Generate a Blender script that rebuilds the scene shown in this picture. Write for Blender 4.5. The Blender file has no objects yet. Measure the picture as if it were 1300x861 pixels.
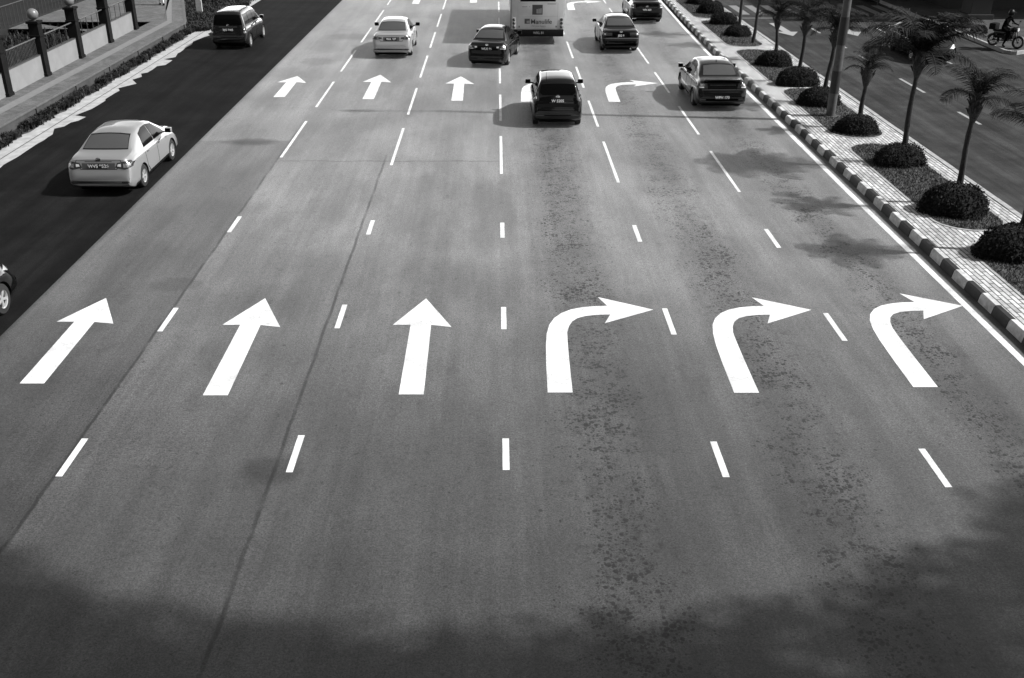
import bpy, bmesh, math, random
from mathutils import Vector, Matrix
from mathutils.bvhtree import BVHTree
from mathutils.geometry import delaunay_2d_cdt
random.seed(7)
R_ = math.radians
sc = bpy.context.scene
COL = sc.collection

# ------------------------------------------------------------------ helpers
def tag(o, label=None, cat=None, group=None, kind=None):
    if label: o['label'] = label
    if cat: o['category'] = cat
    if group: o['group'] = group
    if kind: o['kind'] = kind
    return o

def empty(name, loc=(0, 0, 0), rz=0, parent=None):
    o = bpy.data.objects.new(name, None); COL.objects.link(o)
    o.empty_display_size = .3
    o.location = loc; o.rotation_euler = (0, 0, rz)
    if parent: o.parent = parent
    return o

class MB:
    def __init__(s): s.v = []; s.f = []; s.m = []
    def add(s, vs, fs, mi=0):
        b = len(s.v); s.v += [tuple(v) for v in vs]
        s.f += [tuple(i + b for i in f) for f in fs]; s.m += [mi] * len(fs)
        return s
    def box(s, x0, x1, y0, y1, z0, z1, mi=0, M=None, bev=0):
        if bev > 0:
            bm = bmesh.new(); bmesh.ops.create_cube(bm, size=1)
            for v in bm.verts:
                v.co = Vector(((x0 + x1) / 2 + v.co.x * (x1 - x0), (y0 + y1) / 2 + v.co.y * (y1 - y0), (z0 + z1) / 2 + v.co.z * (z1 - z0)))
            bmesh.ops.bevel(bm, geom=list(bm.edges), offset=bev, segments=2, affect='EDGES', profile=.6)
            bm.verts.index_update()
            vs = [v.co.copy() for v in bm.verts]; fs = [[v.index for v in f.verts] for f in bm.faces]; bm.free()
        else:
            vs = [Vector((x, y, z)) for x in (x0, x1) for y in (y0, y1) for z in (z0, z1)]
            fs = [(0, 1, 3, 2), (4, 6, 7, 5), (0, 4, 5, 1), (2, 3, 7, 6), (0, 2, 6, 4), (1, 5, 7, 3)]
        if M: vs = [M @ v for v in vs]
        return s.add(vs, fs, mi)
    def lathe(s, prof, n=16, M=None, mi=0, cap=True):
        vs = []; fs = []
        for (r, z) in prof:
            for i in range(n):
                a = 2 * math.pi * i / n; vs.append(Vector((r * math.cos(a), r * math.sin(a), z)))
        for j in range(len(prof) - 1):
            for i in range(n):
                k = (i + 1) % n; fs.append((j * n + i, j * n + k, (j + 1) * n + k, (j + 1) * n + i))
        if cap:
            fs.append(tuple(range(n - 1, -1, -1))); b = (len(prof) - 1) * n; fs.append(tuple(range(b, b + n)))
        if M: vs = [M @ v for v in vs]
        return s.add(vs, fs, mi)
    def tube(s, pts, rads, n=8, mi=0):
        pts = [Vector(p) for p in pts]
        if not hasattr(rads, '__len__'): rads = [rads] * len(pts)
        vs = []; fs = []
        for j, p in enumerate(pts):
            d = (pts[min(j + 1, len(pts) - 1)] - pts[max(j - 1, 0)]).normalized()
            a = d.cross(Vector((0, 0, 1)) if abs(d.z) < .9 else Vector((1, 0, 0))).normalized(); b = d.cross(a)
            for i in range(n):
                t = 2 * math.pi * i / n; vs.append(p + (a * math.cos(t) + b * math.sin(t)) * rads[j])
        for j in range(len(pts) - 1):
            for i in range(n):
                k = (i + 1) % n; fs.append((j * n + i, j * n + k, (j + 1) * n + k, (j + 1) * n + i))
        fs.append(tuple(range(n))); b = (len(pts) - 1) * n; fs.append(tuple(range(b + n - 1, b - 1, -1)))
        return s.add(vs, fs, mi)
    def poly(s, pts, z=0, mi=0):
        return s.add([(p[0], p[1], z) for p in pts], [tuple(range(len(pts)))], mi)
    def build(s, name, mats, parent=None, smooth=False, angle=35):
        me = bpy.data.meshes.new(name); me.from_pydata(s.v, [], s.f)
        if not isinstance(mats, (list, tuple)): mats = [mats]
        for m in mats: me.materials.append(m)
        me.polygons.foreach_set('material_index', s.m)
        bm = bmesh.new(); bm.from_mesh(me)
        bmesh.ops.recalc_face_normals(bm, faces=bm.faces); bm.to_mesh(me); bm.free()
        if smooth:
            me.polygons.foreach_set('use_smooth', [True] * len(me.polygons)); me.set_sharp_from_angle(angle=R_(angle))
        me.update()
        o = bpy.data.objects.new(name, me); COL.objects.link(o)
        if parent: o.parent = parent
        return o

def copy_tree(o, parent=None):
    c = o.copy(); COL.objects.link(c)
    if parent: c.parent = parent; c.matrix_parent_inverse = o.matrix_parent_inverse.copy()
    for ch in list(o.children): copy_tree(ch, c)
    return c

def T(x=0, y=0, z=0): return Matrix.Translation((x, y, z))
def RX(a): return Matrix.Rotation(a, 4, 'X')
def RY(a): return Matrix.Rotation(a, 4, 'Y')
def RZ(a): return Matrix.Rotation(a, 4, 'Z')

# ------------------------------------------------------------------ materials (black and white photograph: neutral greys)
def mat(name, v, rough=.7, metal=0, coat=0, spec=.5, emit=0, noise=None, bump=None, alpha=1, sheen=0):
    m = bpy.data.materials.new(name); m.use_nodes = True
    nt = m.node_tree; b = nt.nodes['Principled BSDF']
    b.inputs['Base Color'].default_value = (v, v, v, 1)
    b.inputs['Roughness'].default_value = rough; b.inputs['Metallic'].default_value = metal
    b.inputs['Coat Weight'].default_value = coat; b.inputs['Coat IOR'].default_value = 1.55; b.inputs['Coat Roughness'].default_value = .04
    b.inputs['Specular IOR Level'].default_value = spec
    if sheen: b.inputs['Sheen Weight'].default_value = sheen; b.inputs['Sheen Roughness'].default_value = .5
    if emit:
        b.inputs['Emission Color'].default_value = (1, 1, 1, 1); b.inputs['Emission Strength'].default_value = emit
    if noise:
        sc_, lo, hi = noise
        tc = nt.nodes.new('ShaderNodeTexCoord'); n = nt.nodes.new('ShaderNodeTexNoise')
        n.inputs['Scale'].default_value = sc_; n.inputs['Detail'].default_value = 8; n.inputs['Roughness'].default_value = .65
        r = nt.nodes.new('ShaderNodeMapRange'); r.inputs['From Min'].default_value = .3; r.inputs['From Max'].default_value = .7
        r.inputs['To Min'].default_value = v * lo; r.inputs['To Max'].default_value = v * hi
        nt.links.new(tc.outputs['Object'], n.inputs['Vector']); nt.links.new(n.outputs['Fac'], r.inputs['Value'])
        nt.links.new(r.outputs['Result'], b.inputs['Base Color'])
    if bump:
        tc = nt.nodes.new('ShaderNodeTexCoord'); n = nt.nodes.new('ShaderNodeTexNoise'); n.inputs['Scale'].default_value = bump[0]; n.inputs['Detail'].default_value = 6
        bp = nt.nodes.new('ShaderNodeBump'); bp.inputs['Strength'].default_value = bump[1]; bp.inputs['Distance'].default_value = .02
        nt.links.new(tc.outputs['Object'], n.inputs['Vector']); nt.links.new(n.outputs['Fac'], bp.inputs['Height']); nt.links.new(bp.outputs['Normal'], b.inputs['Normal'])
    return m

class NG:
    """tiny node graph writer for scalar maths"""
    def __init__(s, m):
        s.nt = m.node_tree; s.b = s.nt.nodes['Principled BSDF']
        s.tc = s.nt.nodes.new('ShaderNodeTexCoord')
        s.sep = s.nt.nodes.new('ShaderNodeSeparateXYZ'); s.nt.links.new(s.tc.outputs['Object'], s.sep.inputs[0])
        s.x, s.y, s.z = s.sep.outputs
        s.P = s.tc.outputs['Object']
    def put(s, sock, v):
        if hasattr(v, 'is_linked') or hasattr(v, 'links'): s.nt.links.new(v, sock)
        else: sock.default_value = v
    def op(s, o, a, b=0, c=0, clamp=False):
        n = s.nt.nodes.new('ShaderNodeMath'); n.operation = o; n.use_clamp = clamp
        s.put(n.inputs[0], a); s.put(n.inputs[1], b); s.put(n.inputs[2], c); return n.outputs[0]
    def add(s, a, b): return s.op('ADD', a, b)
    def sub(s, a, b): return s.op('SUBTRACT', a, b)
    def mul(s, a, b): return s.op('MULTIPLY', a, b)
    def rng(s, v, a, b, c=0, d=1, smooth=True):
        n = s.nt.nodes.new('ShaderNodeMapRange')
        if smooth: n.interpolation_type = 'SMOOTHSTEP'
        s.put(n.inputs['Value'], v)
        for k, q in zip(('From Min', 'From Max', 'To Min', 'To Max'), (a, b, c, d)): n.inputs[k].default_value = q
        return n.outputs['Result']
    def vec(s, x, y, z=0):
        n = s.nt.nodes.new('ShaderNodeCombineXYZ')
        for i, q in enumerate((x, y, z)): s.put(n.inputs[i], q)
        return n.outputs[0]
    def noise(s, scale, detail=4, rough=.55, v=None, dist=0):
        n = s.nt.nodes.new('ShaderNodeTexNoise'); s.nt.links.new(v or s.P, n.inputs['Vector'])
        n.inputs['Scale'].default_value = scale; n.inputs['Detail'].default_value = detail; n.inputs['Roughness'].default_value = rough
        n.inputs['Distortion'].default_value = dist
        return n.outputs['Fac']
    def voro(s, scale, v=None, out='Distance'):
        n = s.nt.nodes.new('ShaderNodeTexVoronoi'); s.nt.links.new(v or s.P, n.inputs['Vector']); n.inputs['Scale'].default_value = scale
        return n.outputs[out]
    def blob(s, cx, cy, rx, ry, wob=.5):
        """1 in an irregular ellipse, 0 outside"""
        dx = s.mul(s.sub(s.x, cx), 1 / rx); dy = s.mul(s.sub(s.y, cy), 1 / ry)
        d = s.op('SQRT', s.add(s.mul(dx, dx), s.mul(dy, dy)))
        d = s.add(d, s.mul(s.sub(s.noise(1.6, 6, .7), .5), wob * 2))
        return s.rng(d, .45, 1.05, 1, 0)
    def base(s, v): s.nt.links.new(v, s.b.inputs['Base Color'])
    def bump(s, h, st=.3, dist=.01):
        n = s.nt.nodes.new('ShaderNodeBump'); n.inputs['Strength'].default_value = st; n.inputs['Distance'].default_value = dist
        s.nt.links.new(h, n.inputs['Height']); s.nt.links.new(n.outputs['Normal'], s.b.inputs['Normal'])

ROAD_V = .165
def road_material():
    m = mat('worn_asphalt', ROAD_V, .6, spec=.5, sheen=.55); m.node_tree.nodes['Principled BSDF'].inputs['Sheen Roughness'].default_value = .25; g = NG(m)
    # aggregate grain
    gr = g.noise(34, 3, .9); gr2 = g.noise(11, 6, .85)
    v = g.mul(g.rng(gr, .40, .60, .50, 1.5, False), g.rng(gr2, .38, .62, .76, 1.22, False))
    # pale bleached flecks of worn stone
    v = g.add(v, g.mul(g.rng(g.noise(60, 2, .9), .62, .70), .7))
    # long tyre streaks down every lane
    stk = g.noise(1, 6, .7, g.vec(g.mul(g.x, 3.2), g.mul(g.y, .07))); v = g.mul(v, g.rng(stk, .36, .64, .90, 1.06))
    stk2 = g.noise(1, 5, .7, g.vec(g.mul(g.x, 9), g.mul(g.y, .35))); v = g.mul(v, g.rng(stk2, .36, .64, .95, 1.04))
    # broad mottling, stretched along the road
    big = g.noise(.9, 6, .6, g.vec(g.x, g.mul(g.y, .25))); v = g.mul(v, g.rng(big, .36, .64, .80, 1.14))
    big2 = g.noise(.22, 5, .6); v = g.mul(v, g.rng(big2, .36, .64, .86, 1.12))
    blt = g.noise(1.7, 7, .8, g.vec(g.x, g.mul(g.y, .7))); v = g.mul(v, g.rng(blt, .56, .68, 1, .72))
    # older, darker left-most lane up to a joint
    wob = g.mul(g.sub(g.noise(3, 5), .5), .12)
    xl = g.add(g.x, wob)
    old = g.mul(g.rng(xl, -6.66, -6.58, 1, 0), g.rng(g.add(g.y, wob), 31.2, 31.4, 1, 0))
    v = g.mul(v, g.sub(1, g.mul(old, .36)))
    # oil bands in the middle of the right-hand lanes
    spots = g.rng(g.noise(8, 5, .8), .53, .57); spots2 = g.rng(g.noise(2.6, 6, .8), .48, .62)
    # round drip marks
    vd = g.voro(3.6)
    drip = g.mul(g.rng(vd, .10, .2, 1, 0), g.rng(g.noise(2.2, 3), .5, .6))
    for cx, w, st in ((1.8, 1.25, .85), (4.9, 1.2, .75), (8.1, 1.0, .6), (-1.6, .9, .25), (-4.9, .9, .3), (-8.1, .9, .25)):
        d = g.op('ABSOLUTE', g.sub(g.x, cx)); band = g.rng(d, w * .1, w, 1, 0)
        k = g.mul(band, g.add(g.mul(g.mul(spots, g.add(.15, spots2)), .85), g.add(.26, g.add(g.mul(spots2, .16), g.mul(drip, .6)))))
        v = g.mul(v, g.op('MAXIMUM', g.sub(1, g.mul(k, st)), .12))
    # scattered drip spots everywhere
    v = g.mul(v, g.sub(1, g.mul(g.mul(g.rng(g.voro(1.35), .03, .055, 1, 0), g.rng(g.noise(.7, 3), .45, .6)), .7)))
    v = g.mul(v, g.sub(1, g.mul(g.rng(g.noise(11, 4, .8), .625, .65), .6)))
    # oil and rubber specks, 1 to 4 cm, crowded along the drip bands
    bandsum = 0
    for cx, w in ((1.75, 1.25), (4.85, 1.15), (8.0, 1.0)):
        bandsum = g.add(bandsum, g.rng(g.op('ABSOLUTE', g.sub(g.add(g.x, g.mul(g.sub(g.noise(.8, 4), .5), .8)), cx)), w * .15, w, 1, 0))
    dens = g.add(g.rng(g.noise(.6, 5, .7), .42, .62, .12, .42), g.mul(g.mul(bandsum, g.rng(g.noise(1.4, 5, .7), .36, .6, .3, 1)), .78))
    for sc_ in (12.0, 22.0, 6.5):
        vn = g.nt.nodes.new('ShaderNodeTexVoronoi'); vn.inputs['Scale'].default_value = sc_
        wv = g.nt.nodes.new('ShaderNodeVectorMath'); wv.operation = 'ADD'; g.nt.links.new(g.P, wv.inputs[0])
        nz = g.nt.nodes.new('ShaderNodeTexNoise'); nz.inputs['Scale'].default_value = sc_ * 2.2; g.nt.links.new(g.P, nz.inputs['Vector'])
        ns = g.nt.nodes.new('ShaderNodeVectorMath'); ns.operation = 'SCALE'; ns.inputs['Scale'].default_value = .5 / sc_; g.nt.links.new(nz.outputs['Color'], ns.inputs[0]); g.nt.links.new(ns.outputs[0], wv.inputs[1])
        g.nt.links.new(wv.outputs[0], vn.inputs['Vector'])
        sp_ = g.nt.nodes.new('ShaderNodeSeparateColor'); g.nt.links.new(vn.outputs['Color'], sp_.inputs[0])
        dd_ = dens if sc_ > 10 else g.mul(dens, .42)
        rad = g.mul(g.op('MAXIMUM', g.add(g.sub(sp_.outputs[0], 1), dd_), 0), .6)
        sp = g.mul(g.op('DIVIDE', g.sub(rad, vn.outputs['Distance']), .07, clamp=True), .8)
        v = g.mul(v, g.sub(1, sp))
    # shading towards the viewer painted into the colour; oil specks grow denser there
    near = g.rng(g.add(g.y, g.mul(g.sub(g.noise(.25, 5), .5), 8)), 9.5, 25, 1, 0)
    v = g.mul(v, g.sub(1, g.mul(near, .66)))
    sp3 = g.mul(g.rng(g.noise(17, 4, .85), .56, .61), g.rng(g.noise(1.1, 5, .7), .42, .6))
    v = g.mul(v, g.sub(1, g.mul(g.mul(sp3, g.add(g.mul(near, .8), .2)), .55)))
    v = g.mul(v, g.sub(1, g.mul(g.rng(g.noise(5.2, 6, .85), .605, .64), .6)))
    # seams along the lanes and one across
    for cx, y1 in ((-6.62, 32), (-3.36, 29)):
        w2 = g.mul(g.sub(g.noise(.9, 7, .6, g.vec(0, g.y)), .5), .10)
        d = g.op('ABSOLUTE', g.sub(g.add(g.x, w2), cx))
        ln = g.mul(g.rng(d, .012, .05, 1, 0), g.rng(g.y, y1, y1 + 1, 1, 0))
        v = g.mul(v, g.sub(1, g.mul(g.mul(ln, g.rng(g.noise(1.3, 3), .3, .55, .35, 1)), .62)))
    for cy, x0, x1 in ((29.0, -6.6, .5),):
        d = g.op('ABSOLUTE', g.sub(g.add(g.y, g.mul(g.sub(g.noise(1.2, 5), .5), .4)), cy))
        ln = g.mul(g.mul(g.rng(d, .02, .09, 1, 0), g.rng(g.x, x0, x0 + .2)), g.rng(g.x, x1 - .8, x1, 1, 0))
        v = g.mul(v, g.sub(1, g.mul(ln, .35)))
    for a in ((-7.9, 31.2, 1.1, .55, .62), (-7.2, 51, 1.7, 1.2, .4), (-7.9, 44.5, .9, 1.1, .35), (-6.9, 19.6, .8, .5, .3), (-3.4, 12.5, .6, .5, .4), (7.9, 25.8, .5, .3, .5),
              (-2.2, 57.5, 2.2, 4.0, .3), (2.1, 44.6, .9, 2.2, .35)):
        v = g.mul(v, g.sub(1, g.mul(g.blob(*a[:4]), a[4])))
    silt = g.mul(g.rng(g.add(g.x, g.mul(g.sub(g.noise(4, 6, .7), .5), .18)), 9.74, 9.86), .6)
    v = g.mul(v, g.sub(1, silt))
    edge = g.rng(g.op('ABSOLUTE', g.add(g.add(g.x, 9.56), g.mul(g.sub(g.noise(5, 6, .8), .5), .25))), .0, .16, 1, 0); v = g.mul(v, g.sub(1, g.mul(edge, .45)))
    v = g.mul(v, ROAD_V)
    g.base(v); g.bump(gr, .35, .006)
    return m

def dark_asphalt(name, val, bands=()):
    m = mat(name, val, .9, spec=.08); g = NG(m)
    gr = g.noise(60, 3, .8); v = g.mul(g.rng(gr, .38, .62, val * .4, val * 1.6, False), g.mul(g.rng(g.noise(.5, 7, .7), .34, .66, .7, 1.35), g.rng(g.noise(1, 5, .7, g.vec(g.mul(g.x, 2.4), g.mul(g.y, .08))), .36, .64, .75, 1.25)))
    sp = g.rng(g.voro(1.1), .012, .024, 1, 0); v = g.add(v, g.mul(g.mul(sp, g.rng(g.noise(1.1, 2), .55, .6)), .06))
    g.base(v); g.bump(gr, .3, .005); return m

def paver_material(name, val, bx, by, joint, run='y', var=.25, jd=.35):
    """rectangular pavers; bx, by in metres"""
    m = mat(name, val, .8, spec=.3); g = NG(m)
    n = g.nt.nodes.new('ShaderNodeTexBrick')
    vec = g.vec(g.y, g.x) if run == 'y' else g.vec(g.x, g.y)
    g.nt.links.new(vec, n.inputs['Vector'])
    n.inputs['Scale'].default_value = 1; n.inputs['Brick Width'].default_value = bx; n.inputs['Row Height'].default_value = by
    n.inputs['Mortar Size'].default_value = joint; n.inputs['Mortar Smooth'].default_value = .2; n.inputs['Bias'].default_value = 0
    a, b = val * (1 - var), val * (1 + var)
    n.inputs['Color1'].default_value = (a, a, a, 1); n.inputs['Color2'].default_value = (b, b, b, 1); n.inputs['Mortar'].default_value = (val * jd,) * 3 + (1,)
    mx = g.nt.nodes.new('ShaderNodeMixRGB'); mx.blend_type = 'MULTIPLY'; mx.inputs[0].default_value = 1
    g.nt.links.new(n.outputs['Color'], mx.inputs[1])
    k = g.mul(g.rng(g.noise(1.3, 6, .7), .3, .7, .72, 1.15), g.rng(g.noise(11, 4, .7), .35, .6, .78, 1.06))
    g.nt.links.new(g.vec(k, k, k), mx.inputs[2]); g.nt.links.new(mx.outputs[0], g.b.inputs['Base Color'])
    return m

M = {}
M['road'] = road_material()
M['fresh'] = dark_asphalt('fresh_asphalt', .0075)
M['right_road'] = dark_asphalt('side_asphalt', .036)
M['ground'] = mat('bare_ground', .05, .9, noise=(.5, .6, 1.4))
def paint_material():
    m = mat('road_paint', .82, .55, spec=.4); g = NG(m)
    v = g.mul(g.rng(g.noise(30, 5, .85), .38, .62, .60, .84, False), g.rng(g.noise(1.6, 6, .75), .36, .6, .72, 1.02))
    v = g.mul(v, g.sub(1, g.mul(g.rng(g.noise(9, 6, .85), .61, .64), .7)))
    v = g.mul(v, g.sub(1, g.mul(g.rng(g.noise(2.3, 8, .85, g.vec(g.x, g.mul(g.y, .5))), .61, .66), .5)))
    g.base(v); return m
M['paint'] = paint_material()
M['faded_paint'] = mat('faded_paint', .15, .6, noise=(9, .6, 1.3))
M['far_paint'] = mat('dusty_paint', .30, .6, noise=(14, .75, 1.15))
M['kerb_white'] = mat('kerb_white', .56, .7, noise=(5, .55, 1.3))
M['kerb_black'] = mat('kerb_black', .012, .6, noise=(6, .3, 1.7))
M['kerb_grey'] = mat('kerb_grey', .34, .8, noise=(5, .6, 1.2))
M['concrete'] = mat('gutter_concrete', .37, .85, noise=(3, .65, 1.2), bump=(20, .3))
M['groove'] = mat('drain_groove', .06, .9)
M['median'] = paver_material('median_pavers', .50, .42, .115, .017, jd=.16)
M['walk'] = paver_material('walk_pavers', .115, .22, .11, .006, run='x', var=.2, jd=.6)
M['tactile'] = mat('tactile_paving', .16, .8, noise=(6, .8, 1.15))
M['walk_edge'] = mat('walk_edging', .09, .8, noise=(4, .7, 1.2))
M['wall_face'] = mat('retaining_face', .045, .9, noise=(2, .6, 1.3))
M['plaza'] = paver_material('plaza_paving', .06, .6, .6, .01, var=.12, jd=.6)
M['court'] = paver_material('court_paving', .018, 4, .45, .02, run='x', var=.12, jd=.5)
M['soil'] = mat('bed_soil', .05, .95, noise=(5, .5, 1.6))
def leafmat(name, v, lo=.5, hi=1.7, sc_=2.2, rough=.55):
    m = mat(name, v, rough, spec=.12); g = NG(m)
    geo = g.nt.nodes.new('ShaderNodeNewGeometry')
    k = g.add(g.mul(geo.outputs['Random Per Island'], .6), g.mul(g.noise(sc_, 4), .4))
    g.base(g.rng(k, .2, .8, v * lo, v * hi, False)); return m
M['grass'] = leafmat('grass_blades', .085)
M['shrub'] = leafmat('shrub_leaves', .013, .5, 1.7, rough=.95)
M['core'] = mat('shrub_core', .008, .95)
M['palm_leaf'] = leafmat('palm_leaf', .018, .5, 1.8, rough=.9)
M['palm_trunk'] = mat('palm_trunk', .022, .9, noise=(14, .5, 1.6), bump=(30, .5))
M['fibre'] = mat('palm_fibre', .028, .95, noise=(22, .3, 2.2), bump=(40, .8))
M['bark'] = mat('tree_bark', .08, .9, noise=(7, .5, 1.5), bump=(14, .6))
M['tree_leaf'] = leafmat('tree_leaves', .045)
M['hedge'] = leafmat('hedge_leaves', .022, .3, 2.0)
M['pillar'] = mat('pillar_paint', .008, .8, spec=.1, noise=(4, .7, 1.3))
M['panel'] = mat('wall_render', .20, .85, noise=(1.5, .85, 1.1))
M['globe'] = mat('globe_glass', .14, .35, noise=(9, .8, 1.15))
M['rail'] = mat('rail_metal', .05, .5, noise=(5, .8, 1.2))
M['darkwall'] = mat('dark_wall', .012, .7, noise=(1, .7, 1.3))
M['darkglass'] = mat('dark_glazing', .006, .2)
M['bld_col'] = mat('column_stone', .03, .7, noise=(2, .8, 1.2))
M['step'] = mat('stone_steps', .05, .8, noise=(4, .8, 1.2))
M['steel'] = mat('galvanised', .10, .5, metal=.3, noise=(5, .6, 1.25))
M['band'] = mat('post_band', .02, .5)
M['stone_white'] = mat('marker_paint', .42, .7, noise=(7, .7, 1.15))
# vehicles
M['silver'] = mat('silver_paint', .36, .30, metal=.55, coat=1)
M['pale'] = mat('pale_silver_paint', .38, .30, metal=.45, coat=1)
M['black'] = mat('black_paint', .003, .2, coat=1, spec=0)
M['char'] = mat('charcoal_paint', .014, .25, metal=.3, coat=1, spec=.1)
M['smoke'] = mat('grey_paint', .008, .25, metal=.35, coat=1, spec=.1)
M['glass'] = mat('tinted_glass', .003, .08, spec=.12)
M['rglass'] = mat('rear_glass', .06, .08, spec=.6)
M['lens_red'] = mat('lamp_lens', .035, .12, coat=1)
M['lens_clear'] = mat('clear_lens', .65, .1, coat=1)
M['reflector'] = mat('lamp_reflector', .8, .15, metal=.9)
M['chrome'] = mat('chrome', .75, .12, metal=1)
M['trim'] = mat('black_trim', .006, .6, spec=.15)
M['seam'] = mat('panel_gap', .003, .9, spec=0)
M['rubber'] = mat('tyre_rubber', .014, .8)
M['alloy'] = mat('alloy', .62, .3, metal=.6)
M['dull_alloy'] = mat('dull_alloy', .12, .4, metal=.6)
M['plate'] = mat('plate_black', .004, .7, spec=.08)
M['letter'] = mat('plate_letters', .85, .5)
M['bus_white'] = mat('bus_paint', .58, .45, coat=.3, noise=(1.5, .88, 1.06))
M['bus_ink'] = mat('bus_ink', .05, .5)
M['bus_ink2'] = mat('bus_ink_light', .28, .5)
M['cloth_dark'] = mat('dark_cloth', .005, .95, spec=0)
M['cloth_white'] = mat('white_cloth', .55, .85)
M['skin'] = mat('skin', .12, .6)
M['helmet'] = mat('helmet_shell', .006, .45, spec=.2)

M['glass'].node_tree.nodes['Principled BSDF'].inputs['IOR'].default_value = 1.3
# ------------------------------------------------------------------ camera, light, sky
cam = bpy.data.cameras.new('camera'); co = bpy.data.objects.new('camera', cam); COL.objects.link(co)
H = 8.42
co.location = (0, 0, H); pitch = math.atan(622.5 / 1254); co.rotation_euler = (R_(90) - pitch, 0, 0)
cam.sensor_width = 36; cam.lens = 36 * 1254 / 1300; cam.shift_x = 20 / 1300; cam.clip_end = 900; cam.clip_start = .1
sc.camera = co
ELEV = 43; AZX, AZY = 1.0, -.10          # direction towards the sun
sun = bpy.data.lights.new('sun', 'SUN'); so = bpy.data.objects.new('sun', sun); COL.objects.link(so)
sun.energy = 3.6; sun.angle = R_(1.1); sun.color = (1, 1, 1)
d = Vector((AZX, AZY, 0)).normalized() * math.cos(R_(ELEV)); d.z = math.sin(R_(ELEV))
so.rotation_euler = (-d).to_track_quat('-Z', 'Y').to_euler()
w = bpy.data.worlds.new('World'); sc.world = w; w.use_nodes = True
nt = w.node_tree; bg = nt.nodes['Background']; sky = nt.nodes.new('ShaderNodeTexSky'); sky.sky_type = 'NISHITA'; sky.sun_disc = False
sky.sun_elevation = R_(ELEV); sky.sun_rotation = math.atan2(AZX, AZY); sky.dust_density = 3.0; sky.air_density = 1.2; sky.ozone_density = 1
bw = nt.nodes.new('ShaderNodeRGBToBW'); nt.links.new(sky.outputs[0], bw.inputs[0]); bg.inputs[1].default_value = .068
# bright tropical haze and cloud banks low over the horizon, brightest up the road
def wm(op, a, b=0, clamp=False):
    n = nt.nodes.new('ShaderNodeMath'); n.operation = op; n.use_clamp = clamp
    for i, q in enumerate((a, b)):
        if hasattr(q, 'is_linked'): nt.links.new(q, n.inputs[i])
        else: n.inputs[i].default_value = q
    return n.outputs[0]
wtc = nt.nodes.new('ShaderNodeTexCoord'); wsep = nt.nodes.new('ShaderNodeSeparateXYZ'); nt.links.new(wtc.outputs['Generated'], wsep.inputs[0])
band = wm('POWER', wm('SUBTRACT', 1, wsep.outputs[2], True), 5.0)
wn_ = nt.nodes.new('ShaderNodeTexNoise'); wn_.inputs['Scale'].default_value = 3.5; wn_.inputs['Detail'].default_value = 6; nt.links.new(wtc.outputs['Generated'], wn_.inputs['Vector'])
fwd = wm('ADD', .05, wm('MULTIPLY', wm('POWER', wm('MAXIMUM', wsep.outputs[1], 0), 6), .95))
gain = wm('ADD', 1, wm('MULTIPLY', wm('MULTIPLY', band, fwd), wm('MULTIPLY', wn_.outputs['Fac'], 34)))
nt.links.new(wm('MULTIPLY', bw.outputs[0], gain), bg.inputs[0])
sc.view_settings.view_transform = 'Standard'; sc.view_settings.look = 'None'; sc.view_settings.exposure = .82; sc.view_settings.gamma = 1
sc.render.engine = 'CYCLES'

# ------------------------------------------------------------------ ground, roads
def sheet(name, x0, x1, y0, y1, z, m, nx=1, ny=1):
    b = MB(); b.add([(x0, y0, z), (x1, y0, z), (x1, y1, z), (x0, y1, z)], [(0, 1, 2, 3)])
    return tag(b.build(name, m), kind='structure')
sheet('ground', -400, 400, -120, 600, -.05, M['ground'])
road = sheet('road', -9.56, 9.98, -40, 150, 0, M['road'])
# freshly laid lane with a ragged left edge
b = MB(); pts = [(-9.56, -40), (-9.56, 150)]; y = 150
left = []
while y > -40:
    left.append((-14.62 + random.choice((0, 0, .0, .2, -.2)) + random.uniform(-.05, .05), y)); y -= random.uniform(.12, 1.0) if y < 64 else 6
left.append((-14.62, -40)); pts += left
b.poly(pts, .004)
tag(b.build('resurfaced_lane', M['fresh']), kind='structure')
# concrete gutter beside it
b = MB(); b.box(-15.86, -14.35, -40, 66, -.04, .0)
gut = tag(b.build('gutter', M['concrete']), kind='structure')
b = MB(); b.add([(-15.03, -40, .004), (-14.99, -40, .004), (-14.99, 66, .004), (-15.03, 66, .004)], [(0, 1, 2, 3)]); b.build('drain_groove', M['groove'], gut)
# asphalt of the far carriageway and side road
rr = sheet('opposite_road', 13.38, 60, -40, 150, 0, M['right_road'])

DASH = {.15: [(12.5, 13.39), (17.39, 18.43), (22.46, 23.53), (27.69, 31.88), (33.88, 37.96), (39.98, 42.99), (46.8, 50.6), (53.3, 57.17), (59.21, 63.55)],
 -3.12: [(12.44, 13.49), (17.43, 18.55), (22.68, 23.7), (28.56, 32.89), (34.8, 39.11), (41.09, 45.9), (47.84, 52.3), (54.05, 58.49), (60.33, 64.72)],
 -6.55: [(12.33, 13.39), (17.29, 18.39), (22.84, 24.0), (29.39, 33.86), (35.94, 40.28), (42.32, 47.23), (49.32, 53.8), (55.64, 60.02), (62.2, 66.5)],
 3.44: [(12.31, 13.3), (17.15, 18.36), (22.19, 23.35), (26.86, 31.2), (33.1, 36.95), (39.18, 43.33), (45.3, 49.54), (51.59, 56), (58, 62.2)],
 6.66: [(12.05, 13.09), (16.88, 18.13), (21.78, 23.07), (26.01, 30.09), (32.08, 36.07), (38.27, 42.16), (44.03, 48.25), (50.6, 54.6), (57.3, 60.81), (62.76, 66.4)]}
for x, L in DASH.items():
    for (a, c) in L:
        w_ = .105 if (c - a) < 1.6 else .085
        q = MB(); q.poly([(x - w_ / 2, a), (x + w_ / 2, a), (x + w_ / 2, c), (x - w_ / 2, c)], .004); q.build('lane_dash', M['paint'], road)
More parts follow.
